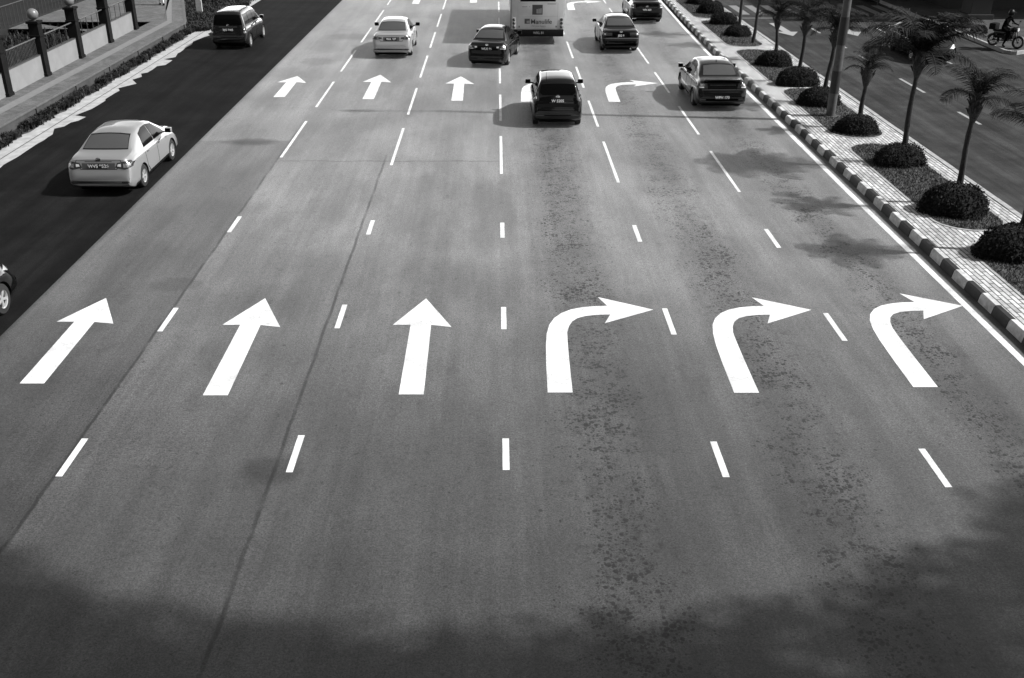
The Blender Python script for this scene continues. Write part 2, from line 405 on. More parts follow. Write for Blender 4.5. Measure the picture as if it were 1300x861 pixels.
# solid edge line, drifting slightly right far away
ex = [(-40, 9.66), (16, 9.66), (26, 9.64), (33, 9.68), (47, 9.74), (54, 9.86), (62, 10.08), (66, 10.2)]
q = MB()
for (y0, x0), (y1, x1) in zip(ex, ex[1:]): q.add([(x0 - .075, y0, .004), (x0 + .075, y0, .004), (x1 + .075, y1, .004), (x1 - .075, y1, .004)], [(0, 1, 2, 3)])
q.build('edge_line', M['paint'], road)

SA = [(-.215, 0), (.215, 0), (.18, 2.77), (.585, 2.68), (.0, 4.05), (-.575, 2.78), (-.225, 2.78)]
def straight_arrow(x, y, sl=1.0, m=None, par=None, zz=.004):
    q = MB(); P = [(x + a, y + c * sl) for a, c in SA]
    q.add([(p[0], p[1], zz) for p in P], [(0, 1, 2, 6), (6, 2, 3, 4, 5)]); return q.build('straight_arrow', m or M['paint'], par or road)
TH = [(2.13, 18.93), (3.20, 18.30), (2.15, 17.66), (2.30, 18.07), (2.28, 18.49)]
def turn_arrow(x, y, s=1.0):
    q = MB()
    lo = [(.89, 14.88), (.91, 15.9), (.94, 16.7), (.98, 17.2), (1.05, 17.6), (1.16, 17.9), (1.32, 18.14), (1.52, 18.31), (1.76, 18.42), (2.01, 18.47), (2.28, 18.49)]
    hi = [(1.32, 14.88), (1.335, 15.8), (1.35, 16.5), (1.362, 16.9), (1.38, 17.25), (1.43, 17.52), (1.51, 17.74), (1.63, 17.90), (1.80, 18.0), (2.02, 18.05), (2.30, 18.07)]
    vs = [(x + a - .89, y + (c - 14.88) * s, .004) for a, c in lo + hi]; k = len(lo)
    q.add(vs, [(i, i + k, i + 1 + k, i + 1) for i in range(k - 1)])
    h = [(x + a - .89, y + (c - 14.88) * s, .004) for a, c in TH]
    q.add(h, [(0, 4, 3, 2, 1)]); return q.build('turn_arrow', M['paint'], road)
straight_arrow(-1.465, 14.81); straight_arrow(-4.83, 14.78, 1.01); straight_arrow(-8.16, 15.2, .91)
turn_arrow(.89, 14.88); turn_arrow(4.11, 14.87); turn_arrow(7.28, 15.07)
straight_arrow(-1.46, 36.95, 1.08); straight_arrow(-4.81, 37.21, 1.10); straight_arrow(-8.22, 37.55, .95)
turn_arrow(.92, 36.8, .95); turn_arrow(4.18, 36.77, .95); turn_arrow(7.5, 36.5, .95)
straight_arrow(-1.4, 63.1); straight_arrow(-6.3 + 1.4, 62.63); turn_arrow(4.18, 60.11); turn_arrow(.95, 60.1)
# markings on the opposite road
for x, L in ((16.5, [(9, 10.6), (17.5, 19.2), (25.2, 31.2), (33.4, 35.2), (38.3, 40.9), (44.2, 45.9), (47.8, 49), (52, 53.5)]), (19.9, [(26, 27.5), (35, 36.5), (44, 45.5), (52, 53.5)])):
    for a, c in L:
        if c - a > 4: c = a + 1.6
        q = MB(); q.poly([(x - .06, a), (x + .06, a), (x + .06, c), (x - .06, c)], .004); q.build('lane_dash', M['far_paint'], rr)
for x in (14.9, 18.15):
    q = MB(); P = [(x - a, 55.2 - c) for a, c in SA]; q.add([(p[0], p[1], .004) for p in P], [(0, 1, 2, 6), (6, 2, 3, 4, 5)]); q.build('straight_arrow', M['far_paint'], rr)
for k in range(12):
    x = 13.9 + k * .95
    q = MB(); q.poly([(x, 58.3), (x + .48, 58.3), (x + .48, 61.9), (x, 61.9)], .004); q.build('crossing_stripe', M['faded_paint'], rr)
q = MB(); q.poly([(13.6, 56.9), (23.2, 56.9), (23.2, 57.1), (13.6, 57.1)], .004); q.build('stop_line', M['faded_paint'], rr)
# box dashes at the side road mouth
for k in range(4):
    q = MB(); q.poly([(24.3 + k * 1.6, 44.0 - k * .7), (25.2 + k * 1.6, 43.6 - k * .7), (25.2 + k * 1.6, 43.75 - k * .7), (24.3 + k * 1.6, 44.15 - k * .7)], .004); q.build('give_way_dash', M['faded_paint'], rr)

# ------------------------------------------------------------------ median: kerbs, pavers, beds
def kx(y):      # left face of the median kerb
    return 9.97 if y < 47 else 9.97 + (y - 47) ** 1.25 * .012
med = MB(); ys = list(range(-20, 70, 3))
vs = []
for y in ys: vs += [(kx(y) + .18, y, .15), (13.08, y, .15)]
med.add(vs, [(2 * i, 2 * i + 1, 2 * i + 3, 2 * i + 2) for i in range(len(ys) - 1)])
median = tag(med.build('median', M['median']), kind='structure')
kb = MB(); y = -20.0; i = 0
prof = [(0, 0), (.03, .16), (.06, .20), (.17, .20), (.19, .17), (.19, 0)]
while y < 68:
    L = .635 + random.uniform(-.02, .02); mi = i % 2
    j = random.uniform(-.012, .012)
    a = [Vector((kx(y) + p[0] + j, y + .008, p[1] + j * .5)) for p in prof]; c = [Vector((kx(y + L) + p[0] + j, y + L - .008, p[1] + j * .5)) for p in prof]
    n = len(prof); kb.add(a + c, [(k, k + 1, n + k + 1, n + k) for k in range(n - 1)] + [tuple(range(n)), tuple(range(2 * n - 1, n - 1, -1))], mi)
    y += L; i += 1
tag(kb.build('kerb', [M['kerb_white'], M['kerb_black']]), kind='structure')
kb = MB(); y = -20.0
while y < 68:
    L = .9; j = random.uniform(-.02, .02)
    kb.box(13.08, 13.24, y + .004, y + L - .004, 0, .17 + j * .2, 0, bev=.012); y += L
kb.box(13.24, 13.40, -20, 68, -.03, .012, 1)
tag(kb.build('far_kerb', [M['kerb_grey'], M['right_road']]), kind='structure')

def stadium(x0, x1, y0, y1, r, n=10, wob=0):
    P = []
    for cx, cy, a0 in ((x1 - r, y1 - r, 0), (x0 + r, y1 - r, 90), (x0 + r, y0 + r, 180), (x1 - r, y0 + r, 270)):
        for k in range(n + 1):
            a = R_(a0 + 90 * k / n); P.append((cx + r * math.cos(a), cy + r * math.sin(a)))
    return P
beds = [(-2, 5.6), (6.2, 13.6), (14.2, 21.9), (22.5, 30.4), (31.0, 38.4), (39.0, 46.6), (47.2, 55.2), (55.8, 63.5)]
blade = MB()
def inside_st(x, y, x0, x1, y0, y1, r):
    cx = min(max(x, x0 + r), x1 - r); cy = min(max(y, y0 + r), y1 - r); return (x - cx) ** 2 + (y - cy) ** 2 < r * r
for (y0, y1) in beds:
    out = stadium(10.80, 12.62, y0, y1, .88); inn = stadium(10.87, 12.55, y0 + .07, y1 - .07, .82)
    n = len(out); q = MB()
    q.add([(p[0], p[1], .165) for p in out] + [(p[0], p[1], .165) for p in inn], [(k, (k + 1) % n, n + (k + 1) % n, n + k) for k in range(n)], 0)
    q.add([(p[0], p[1], .165) for p in out] + [(p[0], p[1], .14) for p in out], [(k, (k + 1) % n, n + (k + 1) % n, n + k) for k in range(n)], 0)
    q.add([(p[0], p[1], .160) for p in inn], [tuple(range(n))], 1)
    tag(q.build('planting_bed', [M['kerb_grey'], M['soil']]), kind='structure')
    dens = 900 if y1 < 35 else 520
    if y1 < 6: continue
    for _ in range(int((y1 - y0) * 1.7 * dens)):
        x = random.uniform(10.87, 12.55); yy = random.uniform(y0, y1)
        if not inside_st(x, yy, 10.87, 12.55, y0 + .07, y1 - .07, .82): continue
        a = random.uniform(0, 6.28); h = random.uniform(.03, .075); wv = .012; dx, dy = math.cos(a) * wv, math.sin(a) * wv
        ln = random.uniform(-.04, .04), random.uniform(-.04, .04)
        zb = .16
        blade.add([(x - dx, yy - dy, zb), (x + dx, yy + dy, zb), (x + ln[0], yy + ln[1], zb + h)], [(0, 1, 2)])
tag(blade.build('grass', M['grass']), 'short mown grass growing in the rounded median beds', 'grass', kind='stuff')

# shrubs
def dome_shrub(seed, rx, ry, h):
    rnd = random.Random(seed); q = MB(); n1, n2 = 9, 22
    prof = lambda t: (math.sin(t) ** .75, math.cos(t))
    ph = [rnd.uniform(0, 6.28) for _ in range(4)]; lump = [.97 + .06 * math.sin(2 * j * 6.283 / n2 + ph[0]) + .05 * math.sin(3 * j * 6.283 / n2 + ph[1]) + .03 * math.sin(7 * j * 6.283 / n2 + ph[2]) for j in range(n2)]
    vs = []; fs = []
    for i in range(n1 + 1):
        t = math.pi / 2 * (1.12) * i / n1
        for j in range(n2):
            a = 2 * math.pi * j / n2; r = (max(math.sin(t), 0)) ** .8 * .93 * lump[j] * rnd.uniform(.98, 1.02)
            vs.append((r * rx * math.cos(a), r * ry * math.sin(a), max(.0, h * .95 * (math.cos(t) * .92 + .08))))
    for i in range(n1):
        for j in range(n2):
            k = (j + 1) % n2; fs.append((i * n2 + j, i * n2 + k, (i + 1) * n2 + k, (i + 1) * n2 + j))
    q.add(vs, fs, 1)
    for _ in range(5200):
        t = math.acos(rnd.uniform(-.08, 1)); a = rnd.uniform(0, 2 * math.pi)
        s_ = math.sin(t) ** .8; k = rnd.uniform(.93, 1.05) + (rnd.random() < .06) * rnd.uniform(.02, .10) + .05 * math.sin(4.1 * a + ph[3]) * math.sin(5 * t + ph[0])
        jj = lump[int(a / (2 * math.pi) * n2) % n2]
        p = Vector((rx * s_ * math.cos(a) * k * jj, ry * s_ * math.sin(a) * k * jj, max(.01, h * math.cos(t) * k)))
        nrm = Vector((math.cos(a) * s_, math.sin(a) * s_, math.cos(t) + .2)).normalized()
        dd = (nrm + Vector((rnd.gauss(0, .55), rnd.gauss(0, .55), rnd.gauss(0, .55)))).normalized()
        u = dd.cross(Vector((rnd.random(), rnd.random(), rnd.random()))).normalized(); v = dd.cross(u); L = rnd.uniform(.025, .05)
        q.add([p - u * L * .45, p + v * L * .0 - v * L, p + u * L * .45, p + v * L], [(0, 1, 2, 3)], 0)
    o = q.build('shrub_foliage', [M['shrub'], M['core']]); me = o.data; bpy.data.objects.remove(o); return me
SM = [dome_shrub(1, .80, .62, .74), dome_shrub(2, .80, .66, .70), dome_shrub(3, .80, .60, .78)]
# (x, y, scale, label)
SHR = [(11.72, 21.0, 1.0, 'clipped dome shrub nearest the camera, cut by the right edge of the photo'),
 (11.66, 24.0, 1.03, 'large clipped dome shrub around the foot of the second palm from the right'),
 (11.78, 28.2, .93, 'low clipped dome shrub at the foot of the palm with the biggest dark crown'),
 (11.72, 31.8, .90, 'clipped dome shrub just in front of the lamp post, under the small palm'),
 (11.68, 35.8, 1.0, 'clipped dome shrub just behind the lamp post base'),
 (11.78, 39.1, 1.02, 'clipped dome shrub second beyond the lamp post, under a leaning palm'),
 (11.85, 42.9, .96, 'clipped dome shrub third beyond the lamp post, beside open grass'),
 (11.95, 50.4, .88, 'clipped dome shrub just beyond the bare grass part of the median bed'),
 (11.95, 53.9, .88, 'clipped dome shrub third from the far end of the median row'),
 (12.05, 57.8, .92, 'clipped dome shrub second from the far end of the median row'),
 (12.1, 61.6, .92, 'clipped dome shrub at the very far end of the median row')]
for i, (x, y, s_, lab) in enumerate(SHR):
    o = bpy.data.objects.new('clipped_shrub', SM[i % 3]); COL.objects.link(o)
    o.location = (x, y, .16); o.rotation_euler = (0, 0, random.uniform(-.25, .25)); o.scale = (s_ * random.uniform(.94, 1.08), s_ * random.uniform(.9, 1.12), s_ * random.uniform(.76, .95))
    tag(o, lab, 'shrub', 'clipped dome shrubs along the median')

# palms
def frond_mesh(seed, L):
    rnd = random.Random(seed); q = MB(); n = 16; pts = []
    rise = rnd.uniform(.5, .8); droop = rnd.uniform(.75, 1.1)
    for i in range(n + 1):
        t = i / n; ang = rise - droop * 1.5 * t ** 1.5
        if i == 0: p = Vector((0, 0, 0))
        else: p = pts[-1] + Vector((math.cos(ang), 0, math.sin(ang))) * (L / n)
        pts.append(p)
    q.tube(pts, [.014 * (1 - .85 * i / n) + .002 for i in range(n + 1)], 5)
    for i in range(2, n * 3):
        t = i / (n * 3); k = t * n; j = min(int(k), n - 1); p = pts[j].lerp(pts[j + 1], k - j)
        tan = (pts[j + 1] - pts[j]).normalized(); ll = L * .34 * math.sin(math.pi * min(1, .12 + t * .88)) ** .6 * rnd.uniform(.8, 1.1)
        for sgn in (-1, 1):
            dr = (Vector((0, sgn, 0)) * .85 + tan * .55 + Vector((0, 0, rnd.uniform(-.1, .25)))).normalized()
            m1 = p + dr * ll * .5; e = p + dr * ll + Vector((0, 0, -ll * rnd.uniform(.25, .5)))
            wv = tan * .0075
            q.add([p - wv * .6, p + wv * .6, m1 + wv, m1 - wv, e], [(0, 1, 2, 3), (3, 2, 4)])
    return q
FR = []
for k in range(5):
    o = frond_mesh(k + 20, 1.0).build('frond', M['palm_leaf']); FR.append(o.data); bpy.data.objects.remove(o)
def palm(x, y, zb, hb, r, lean, seed, label, nf=15):
    """hb: height of the fibrous bulb, r: frond length"""
    rnd = random.Random(seed); root = empty('palm_tree', (x, y, .15))
    tag(root, label, 'palm tree', 'young palms along the median')
    top = hb - .15; pts = []; n = 12
    for i in range(n + 1):
        t = i / n; pts.append((lean[0] * t ** 1.4 + .02 * math.sin(t * 7 + seed), lean[1] * t, top * t))
    q = MB(); q.tube(pts, [.085 - .03 * (i / n) + (.006 if i % 2 else 0) for i in range(n + 1)], 10); q.build('trunk', M['palm_trunk'], root, True, 60)
    tx, ty, tz = pts[-1]
    q = MB(); hh = .30 + .1 * r
    q.lathe([(.055, -.28), (.09, -.2), (.15, -.02), (.17, .1), (.13, .25), (.08, hh + .06), (.045, hh + .2)], 12, T(tx, ty, tz))
    for k in range(14):
        a = rnd.uniform(0, 6.28); z0 = rnd.uniform(-.1, .2)
        q.tube([(tx + .12 * math.cos(a), ty + .12 * math.sin(a), tz + z0), (tx + .2 * math.cos(a), ty + .2 * math.sin(a), tz + z0 + .14), (tx + .24 * math.cos(a), ty + .24 * math.sin(a), tz + z0 + rnd.uniform(.1, .26))], [.028, .02, .01], 5)
    q.build('fibre_bulb', M['fibre'], root, True)
    for k in range(nf):
        f_ = bpy.data.objects.new('frond', rnd.choice(FR)); COL.objects.link(f_); f_.parent = root
        lev = k / nf
        f_.location = (tx, ty, tz + hh * (.55 + .5 * lev))
        f_.rotation_euler = (0, rnd.uniform(-.12, .12) + .12 - .85 * lev, k * 2.399 + rnd.uniform(-.25, .25))
        s_ = r * rnd.uniform(.85, 1.12); f_.scale = (s_, s_, s_)
PALMS = [(11.95, 13.8, 2.5, 1.3, (0, 0), 'x'), (11.93, 17.4, 2.6, 1.3, (.05, 0), 'x'),
 (11.93, 21.2, 2.55, 1.35, (.05, .05), 'palm at the right edge, only its trunk base and frond tips in view'),
 (11.93, 24.6, 2.55, 1.15, (.0, .0), 'palm with a bare straight trunk, second from the right in the near row'),
 (11.90, 28.3, 2.86, 1.9, (.0, .1), 'tallest palm with the broad dark crown, third from the right'),
 (12.0, 32.4, 1.75, .85, (-.02, .0), 'smallest palm, low thin crown, beside the lamp post'),
 (11.92, 36.1, 2.35, 1.35, (.1, .0), 'palm just left of the lamp post with a drooping crown'),
 (11.98, 39.7, 2.15, 1.4, (.05, .0), 'palm with thick fibrous bulb and arching fronds, fourth trunk from the far end'),
 (12.15, 44.0, 1.7, 1.1, (-.05, .0), 'short palm with sparse long fronds curving over a road arrow'),
 (12.2, 48.3, 2.2, 1.2, (.12, .0), 'slightly bent palm growing from bare grass, crown cut by the top edge'),
 (12.15, 51.3, 2.7, 1.3, (.1, .0), 'farthest palm trunk in view, rising out of a shrub and cut by the top edge')]
for i, (x, y, hb, r, ln, lab) in enumerate(PALMS):
    if lab == 'x': continue
    palm(x, y, .15, hb, r, ln, i + 3, lab, 19 if r > 1.5 else 13 if r > .9 else 12)

# lamp post
def lamp_post(x, y):
    root = empty('lamp_post', (x, y, .15)); tag(root, 'tall grey steel lamp post with a dark band near its foot, standing in the median', 'lamp post')
    q = MB(); q.lathe([(.20, 0), (.20, .02), (.155, .03), (.15, .5), (.135, 3), (.10, 12.6)], 14); q.build('pole', M['steel'], root, True)
    for a, r0, c, r1 in ((.8, .158, 1.55, .158), (2.4, .152, 3.3, .150)): q = MB(); q.lathe([(r0, a), (r1, c)], 14, cap=False); q.build('painted_band', M['band'], root, True)
    q = MB(); q.box(-.25, .25, -.25, .25, 0, .03, bev=.005)
    for sx in (-.2, .2):
        for sy in (-.2, .2): q.lathe([(.02, .03), (.02, .06)], 8, T(sx, sy, 0))
    q.build('base_plate', M['steel'], root)
    q = MB(); q.tube([(0, .0, 12.5), (-.9, 0, 12.9), (-2.0, 0, 13.05)], .05); q.build('arm', M['steel'], root, True)
    q = MB(); q.box(-2.9, -2.0, -.16, .16, 12.98, 13.14, bev=.04); q.build('lamp_head', M['steel'], root, True)
lamp_post(11.53, 33.96)

# ------------------------------------------------------------------ vehicles
def interp(P, y):
    """monotone cubic through the profile points"""
    if y <= P[0][0]: return P[0][1]
    if y >= P[-1][0]: return P[-1][1]
    n = len(P)
    for i in range(n - 1):
        if P[i][0] <= y <= P[i + 1][0]: break
    d = [(P[k + 1][1] - P[k][1]) / (P[k + 1][0] - P[k][0]) for k in range(n - 1)]
    def tg(k):
        if k == 0: return d[0]
        if k == n - 1: return d[-1]
        if d[k - 1] * d[k] <= 0: return 0
        return 2 * d[k - 1] * d[k] / (d[k - 1] + d[k])
    h = P[i + 1][0] - P[i][0]; t = (y - P[i][0]) / h; a, b = P[i][1], P[i + 1][1]; m0, m1 = tg(i) * h, tg(i + 1) * h
    return (2 * t**3 - 3 * t * t + 1) * a + (t**3 - 2 * t * t + t) * m0 + (-2 * t**3 + 3 * t * t) * b + (t**3 - t * t) * m1

def text_mesh(txt, size, name, m, parent, loc, rot, bold=0.0, depth=0.002):
    cu = bpy.data.curves.new('txt', 'FONT'); cu.body = txt; cu.size = size; cu.align_x = 'CENTER'; cu.align_y = 'CENTER'; cu.extrude = depth; cu.offset = bold
    t = bpy.data.objects.new('txt', cu); COL.objects.link(t); bpy.context.view_layer.update()
    me = bpy.data.meshes.new_from_object(t.evaluated_get(bpy.context.evaluated_depsgraph_get())); bpy.data.objects.remove(t)
    me.materials.clear(); me.materials.append(m); me.name = name
    o = bpy.data.objects.new(name, me); COL.objects.link(o); o.parent = parent; o.location = loc; o.rotation_euler = rot
    return o

class Body:
    def __init__(s, S): s.S = S
    def dims(s, y):
        S = s.S; L, W = S['L'], S['W']; hw = W / 2
        rr, fr = S.get('rr', .42), S.get('fr', .75)
        if y < rr: hw *= S.get('rw', .86) + (1 - S.get('rw', .86)) * math.sqrt(max(0, 1 - (1 - y / rr) ** 2))
        if y > L - fr: hw *= S.get('fw', .74) + (1 - S.get('fw', .74)) * math.sqrt(max(0, 1 - (1 - (L - y) / fr) ** 2))
        zt = interp(S['top'], y); zs = min(interp(S['belt'], y), zt - .035)
        e = min(y, L - y); zb = S.get('clr', .19) + (.14 * (1 - min(1, e / .35)) ** 2)
        return hw, zb, zs, zt
    def section(s, y):
        S = s.S; hw, zb, zs, zt = s.dims(y); lean = S.get('lean', .36); d = zt - zs; k = min(1, max(0, (d - .05) / .35))
        sh = hw - .075; xr = sh - .05 - lean * max(0, d - .05); re = .055 * k + .012
        P = [(0, zb), (hw * .75, zb), (hw - .05, zb + .03), (hw - .008, zb + .12), (hw, zb + .3 * (zs - zb)), (hw - .004, zb + .62 * (zs - zb)),
             (hw - .012, zs - .12), (hw - .03, zs - .045), (sh, zs)]
        e = (xr, zt - re)
        P += [(sh + (e[0] - sh) * .3 + .012 * k, zs + (e[1] - zs) * .3), (sh + (e[0] - sh) * .68 + .014 * k, zs + (e[1] - zs) * .68), e,
              (xr - .05, zt - re * .38), (xr - .16, zt - re * .1 + .0), (xr * .45, zt + .012 * k), (0, zt + .02 * k)]
        return P
    def build(s, paint, parent):
        S = s.S; L = S['L']
        ys = [0, .015, .035, .06, .09, .125, .17, .23]
        y = .31
        while y < L - .5: ys.append(y); y += .085
        ys += [L - a for a in (.43, .36, .29, .22, .16, .11, .07, .04, .015, 0)]
        secs = [s.section(y) for y in ys]; n = len(secs[0]); vs = []; fs = []
        ring = 2 * n - 2
        for y, P in zip(ys, secs):
            vs += [(x, y - L / 2, z) for x, z in P] + [(-x, y - L / 2, z) for x, z in P[-2:0:-1]]
        for j in range(len(ys) - 1):
            for i in range(ring):
                k = (i + 1) % ring; fs.append((j * ring + i, j * ring + k, (j + 1) * ring + k, (j + 1) * ring + i))
        fs.append(tuple(range(ring - 1, -1, -1))); b = (len(ys) - 1) * ring; fs.append(tuple(range(b, b + ring)))
        q = MB(); q.add(vs, fs); o = q.build('body', [paint, M['trim']])
        # wheel arches
        cut = MB(); rw = S['rw_'] + .045
        for yy in (S['yr'], S['yf']):
            for sx in (-1, 1):
                MM = T(sx * (S['W'] / 2 - .1), yy - L / 2, S['rw_'] + .0) @ RY(R_(90))
                cut.lathe([(rw, -.16), (rw, .3 if True else 0)] if sx > 0 else [(rw, -.3), (rw, .16)], 26, MM)
        c = cut.build('cut', [M['trim']])
        bv = BVHTree.FromObject(o, bpy.context.evaluated_depsgraph_get()) if False else None
        md = o.modifiers.new('b', 'BOOLEAN'); md.operation = 'DIFFERENCE'; md.object = c; md.solver = 'EXACT'; md.material_mode = 'TRANSFER'
        bpy.context.view_layer.update(); dg = bpy.context.evaluated_depsgraph_get()
        full = BVHTree.FromPolygons([Vector(v) for v in vs], fs)
        me = bpy.data.meshes.new_from_object(o.evaluated_get(dg)); o.modifiers.clear(); o.data = me; me.name = 'body'; bpy.data.objects.remove(c)
        # lower sills and bumper undersides are black plastic
        ti = 1 if len(me.materials) > 1 else 0
        zc = S.get('clad', .27)
        for p in me.polygons:
            if p.center.z < zc: p.material_index = ti
        me.polygons.foreach_set('use_smooth', [True] * len(me.polygons)); me.set_sharp_from_angle(angle=R_(32))
        o.parent = parent; s.bvh = full; s.o = o; return o
    def patch(s, q, poly, side, off=.005, mi=0, g=.05):
        """lay a polygon on the body. side: 'back','front' -> poly in (x,z); 'L','R' -> poly in (y,z); 'top' -> (x,y)"""
        L = s.S['L']; out = []
        for i, p in enumerate(poly):
            a = Vector(p); b = Vector(poly[(i + 1) % len(poly)]); n = max(1, int((b - a).length / g))
            for k in range(n): out.append(a.lerp(b, k / n))
        n0 = len(out); mnx, mxx = min(p.x for p in out), max(p.x for p in out); mny, mxy = min(p.y for p in out), max(p.y for p in out)
        def inside(p):
            c = False
            for i in range(len(poly)):
                x1, y1 = poly[i]; x2, y2 = poly[i - 1]
                if (y1 > p[1]) != (y2 > p[1]) and p[0] < (x2 - x1) * (p[1] - y1) / (y2 - y1) + x1: c = not c
            return c
        grid = []; x = mnx + g / 2
        while x < mxx:
            y = mny + g / 2
            while y < mxy:
                if inside((x, y)) and min((o - Vector((x, y))).length for o in out) > g * .35: grid.append(Vector((x, y)))
                y += g
            x += g
        vv, _, ff, _, _, _ = delaunay_2d_cdt(out + grid, [(i, (i + 1) % n0) for i in range(n0)], [], 1, 1e-5)
        P3 = []
        for v in vv:
            if side == 'back': o_, d_ = Vector((v.x, -L, v.y)), Vector((0, 1, 0))
            elif side == 'front': o_, d_ = Vector((v.x, L, v.y)), Vector((0, -1, 0))
            elif side == 'R': o_, d_ = Vector((3, v.x - L / 2, v.y)), Vector((-1, 0, 0))
            elif side == 'L': o_, d_ = Vector((-3, v.x - L / 2, v.y)), Vector((1, 0, 0))
            else: o_, d_ = Vector((v.x, v.y - L / 2, 4)), Vector((0, 0, -1))
            h, nn, _, _ = s.bvh.ray_cast(o_, d_)
            if h is None: P3.append(None)
            else:
                if nn.dot(d_) > 0: nn = -nn
                P3.append(h + nn * off)
        ids = {}; vs = []
        for i, p in enumerate(P3):
            if p is not None: ids[i] = len(vs); vs.append(p)
        fs = [tuple(ids[i] for i in f) for f in ff if all(i in ids for i in f)]
        fs = [f for f in fs if max((vs[a] - vs[b]).length for a in f for b in f) < .5]
        q.add(vs, fs, mi); return q

def mirror(poly): return [(-x, y) for x, y in poly]

def wheel(par, x, y, r, side, rim='alloy', wd=.2, spokes=5):
    w_ = empty('wheel', (x, y, r), 0, par)
    MM = RY(R_(90) * side)
    q = MB(); q.lathe([(r * .60, -wd / 2), (r * .66, -wd / 2 + .005), (r * .93, -wd / 2 + .008), (r * .99, -wd / 2 + .03), (r, -wd / 4), (r, wd / 4), (r * .99, wd / 2 - .03), (r * .93, wd / 2 - .008), (r * .66, wd / 2 - .005), (r * .60, wd / 2)], 28, MM, 0, cap=False)
    q.lathe([(.0, .0), (r * .62, .0)], 24, MM, 0, cap=False)
    q.build('tyre', [M['rubber']], w_, True, 40)
    q = MB(); q.lathe([(r * .66, wd / 2 - .012), (r * .62, wd / 2 - .004), (r * .57, wd / 2 - .012), (r * .55, wd / 2 - .06)], 28, MM, cap=False)
    q.lathe([(.0, wd / 2 - .02), (r * .13, wd / 2 - .022), (r * .15, wd / 2 - .05)], 14, MM, cap=False)
    for k in range(spokes):
        a = 2 * math.pi * k / spokes
        q.box(r * .08, r * .60, -r * .085, r * .085, wd / 2 - .06, wd / 2 - .022, 0, MM @ RZ(a), bev=.006)
    q.build('rim', [M[rim]], w_, True, 40)

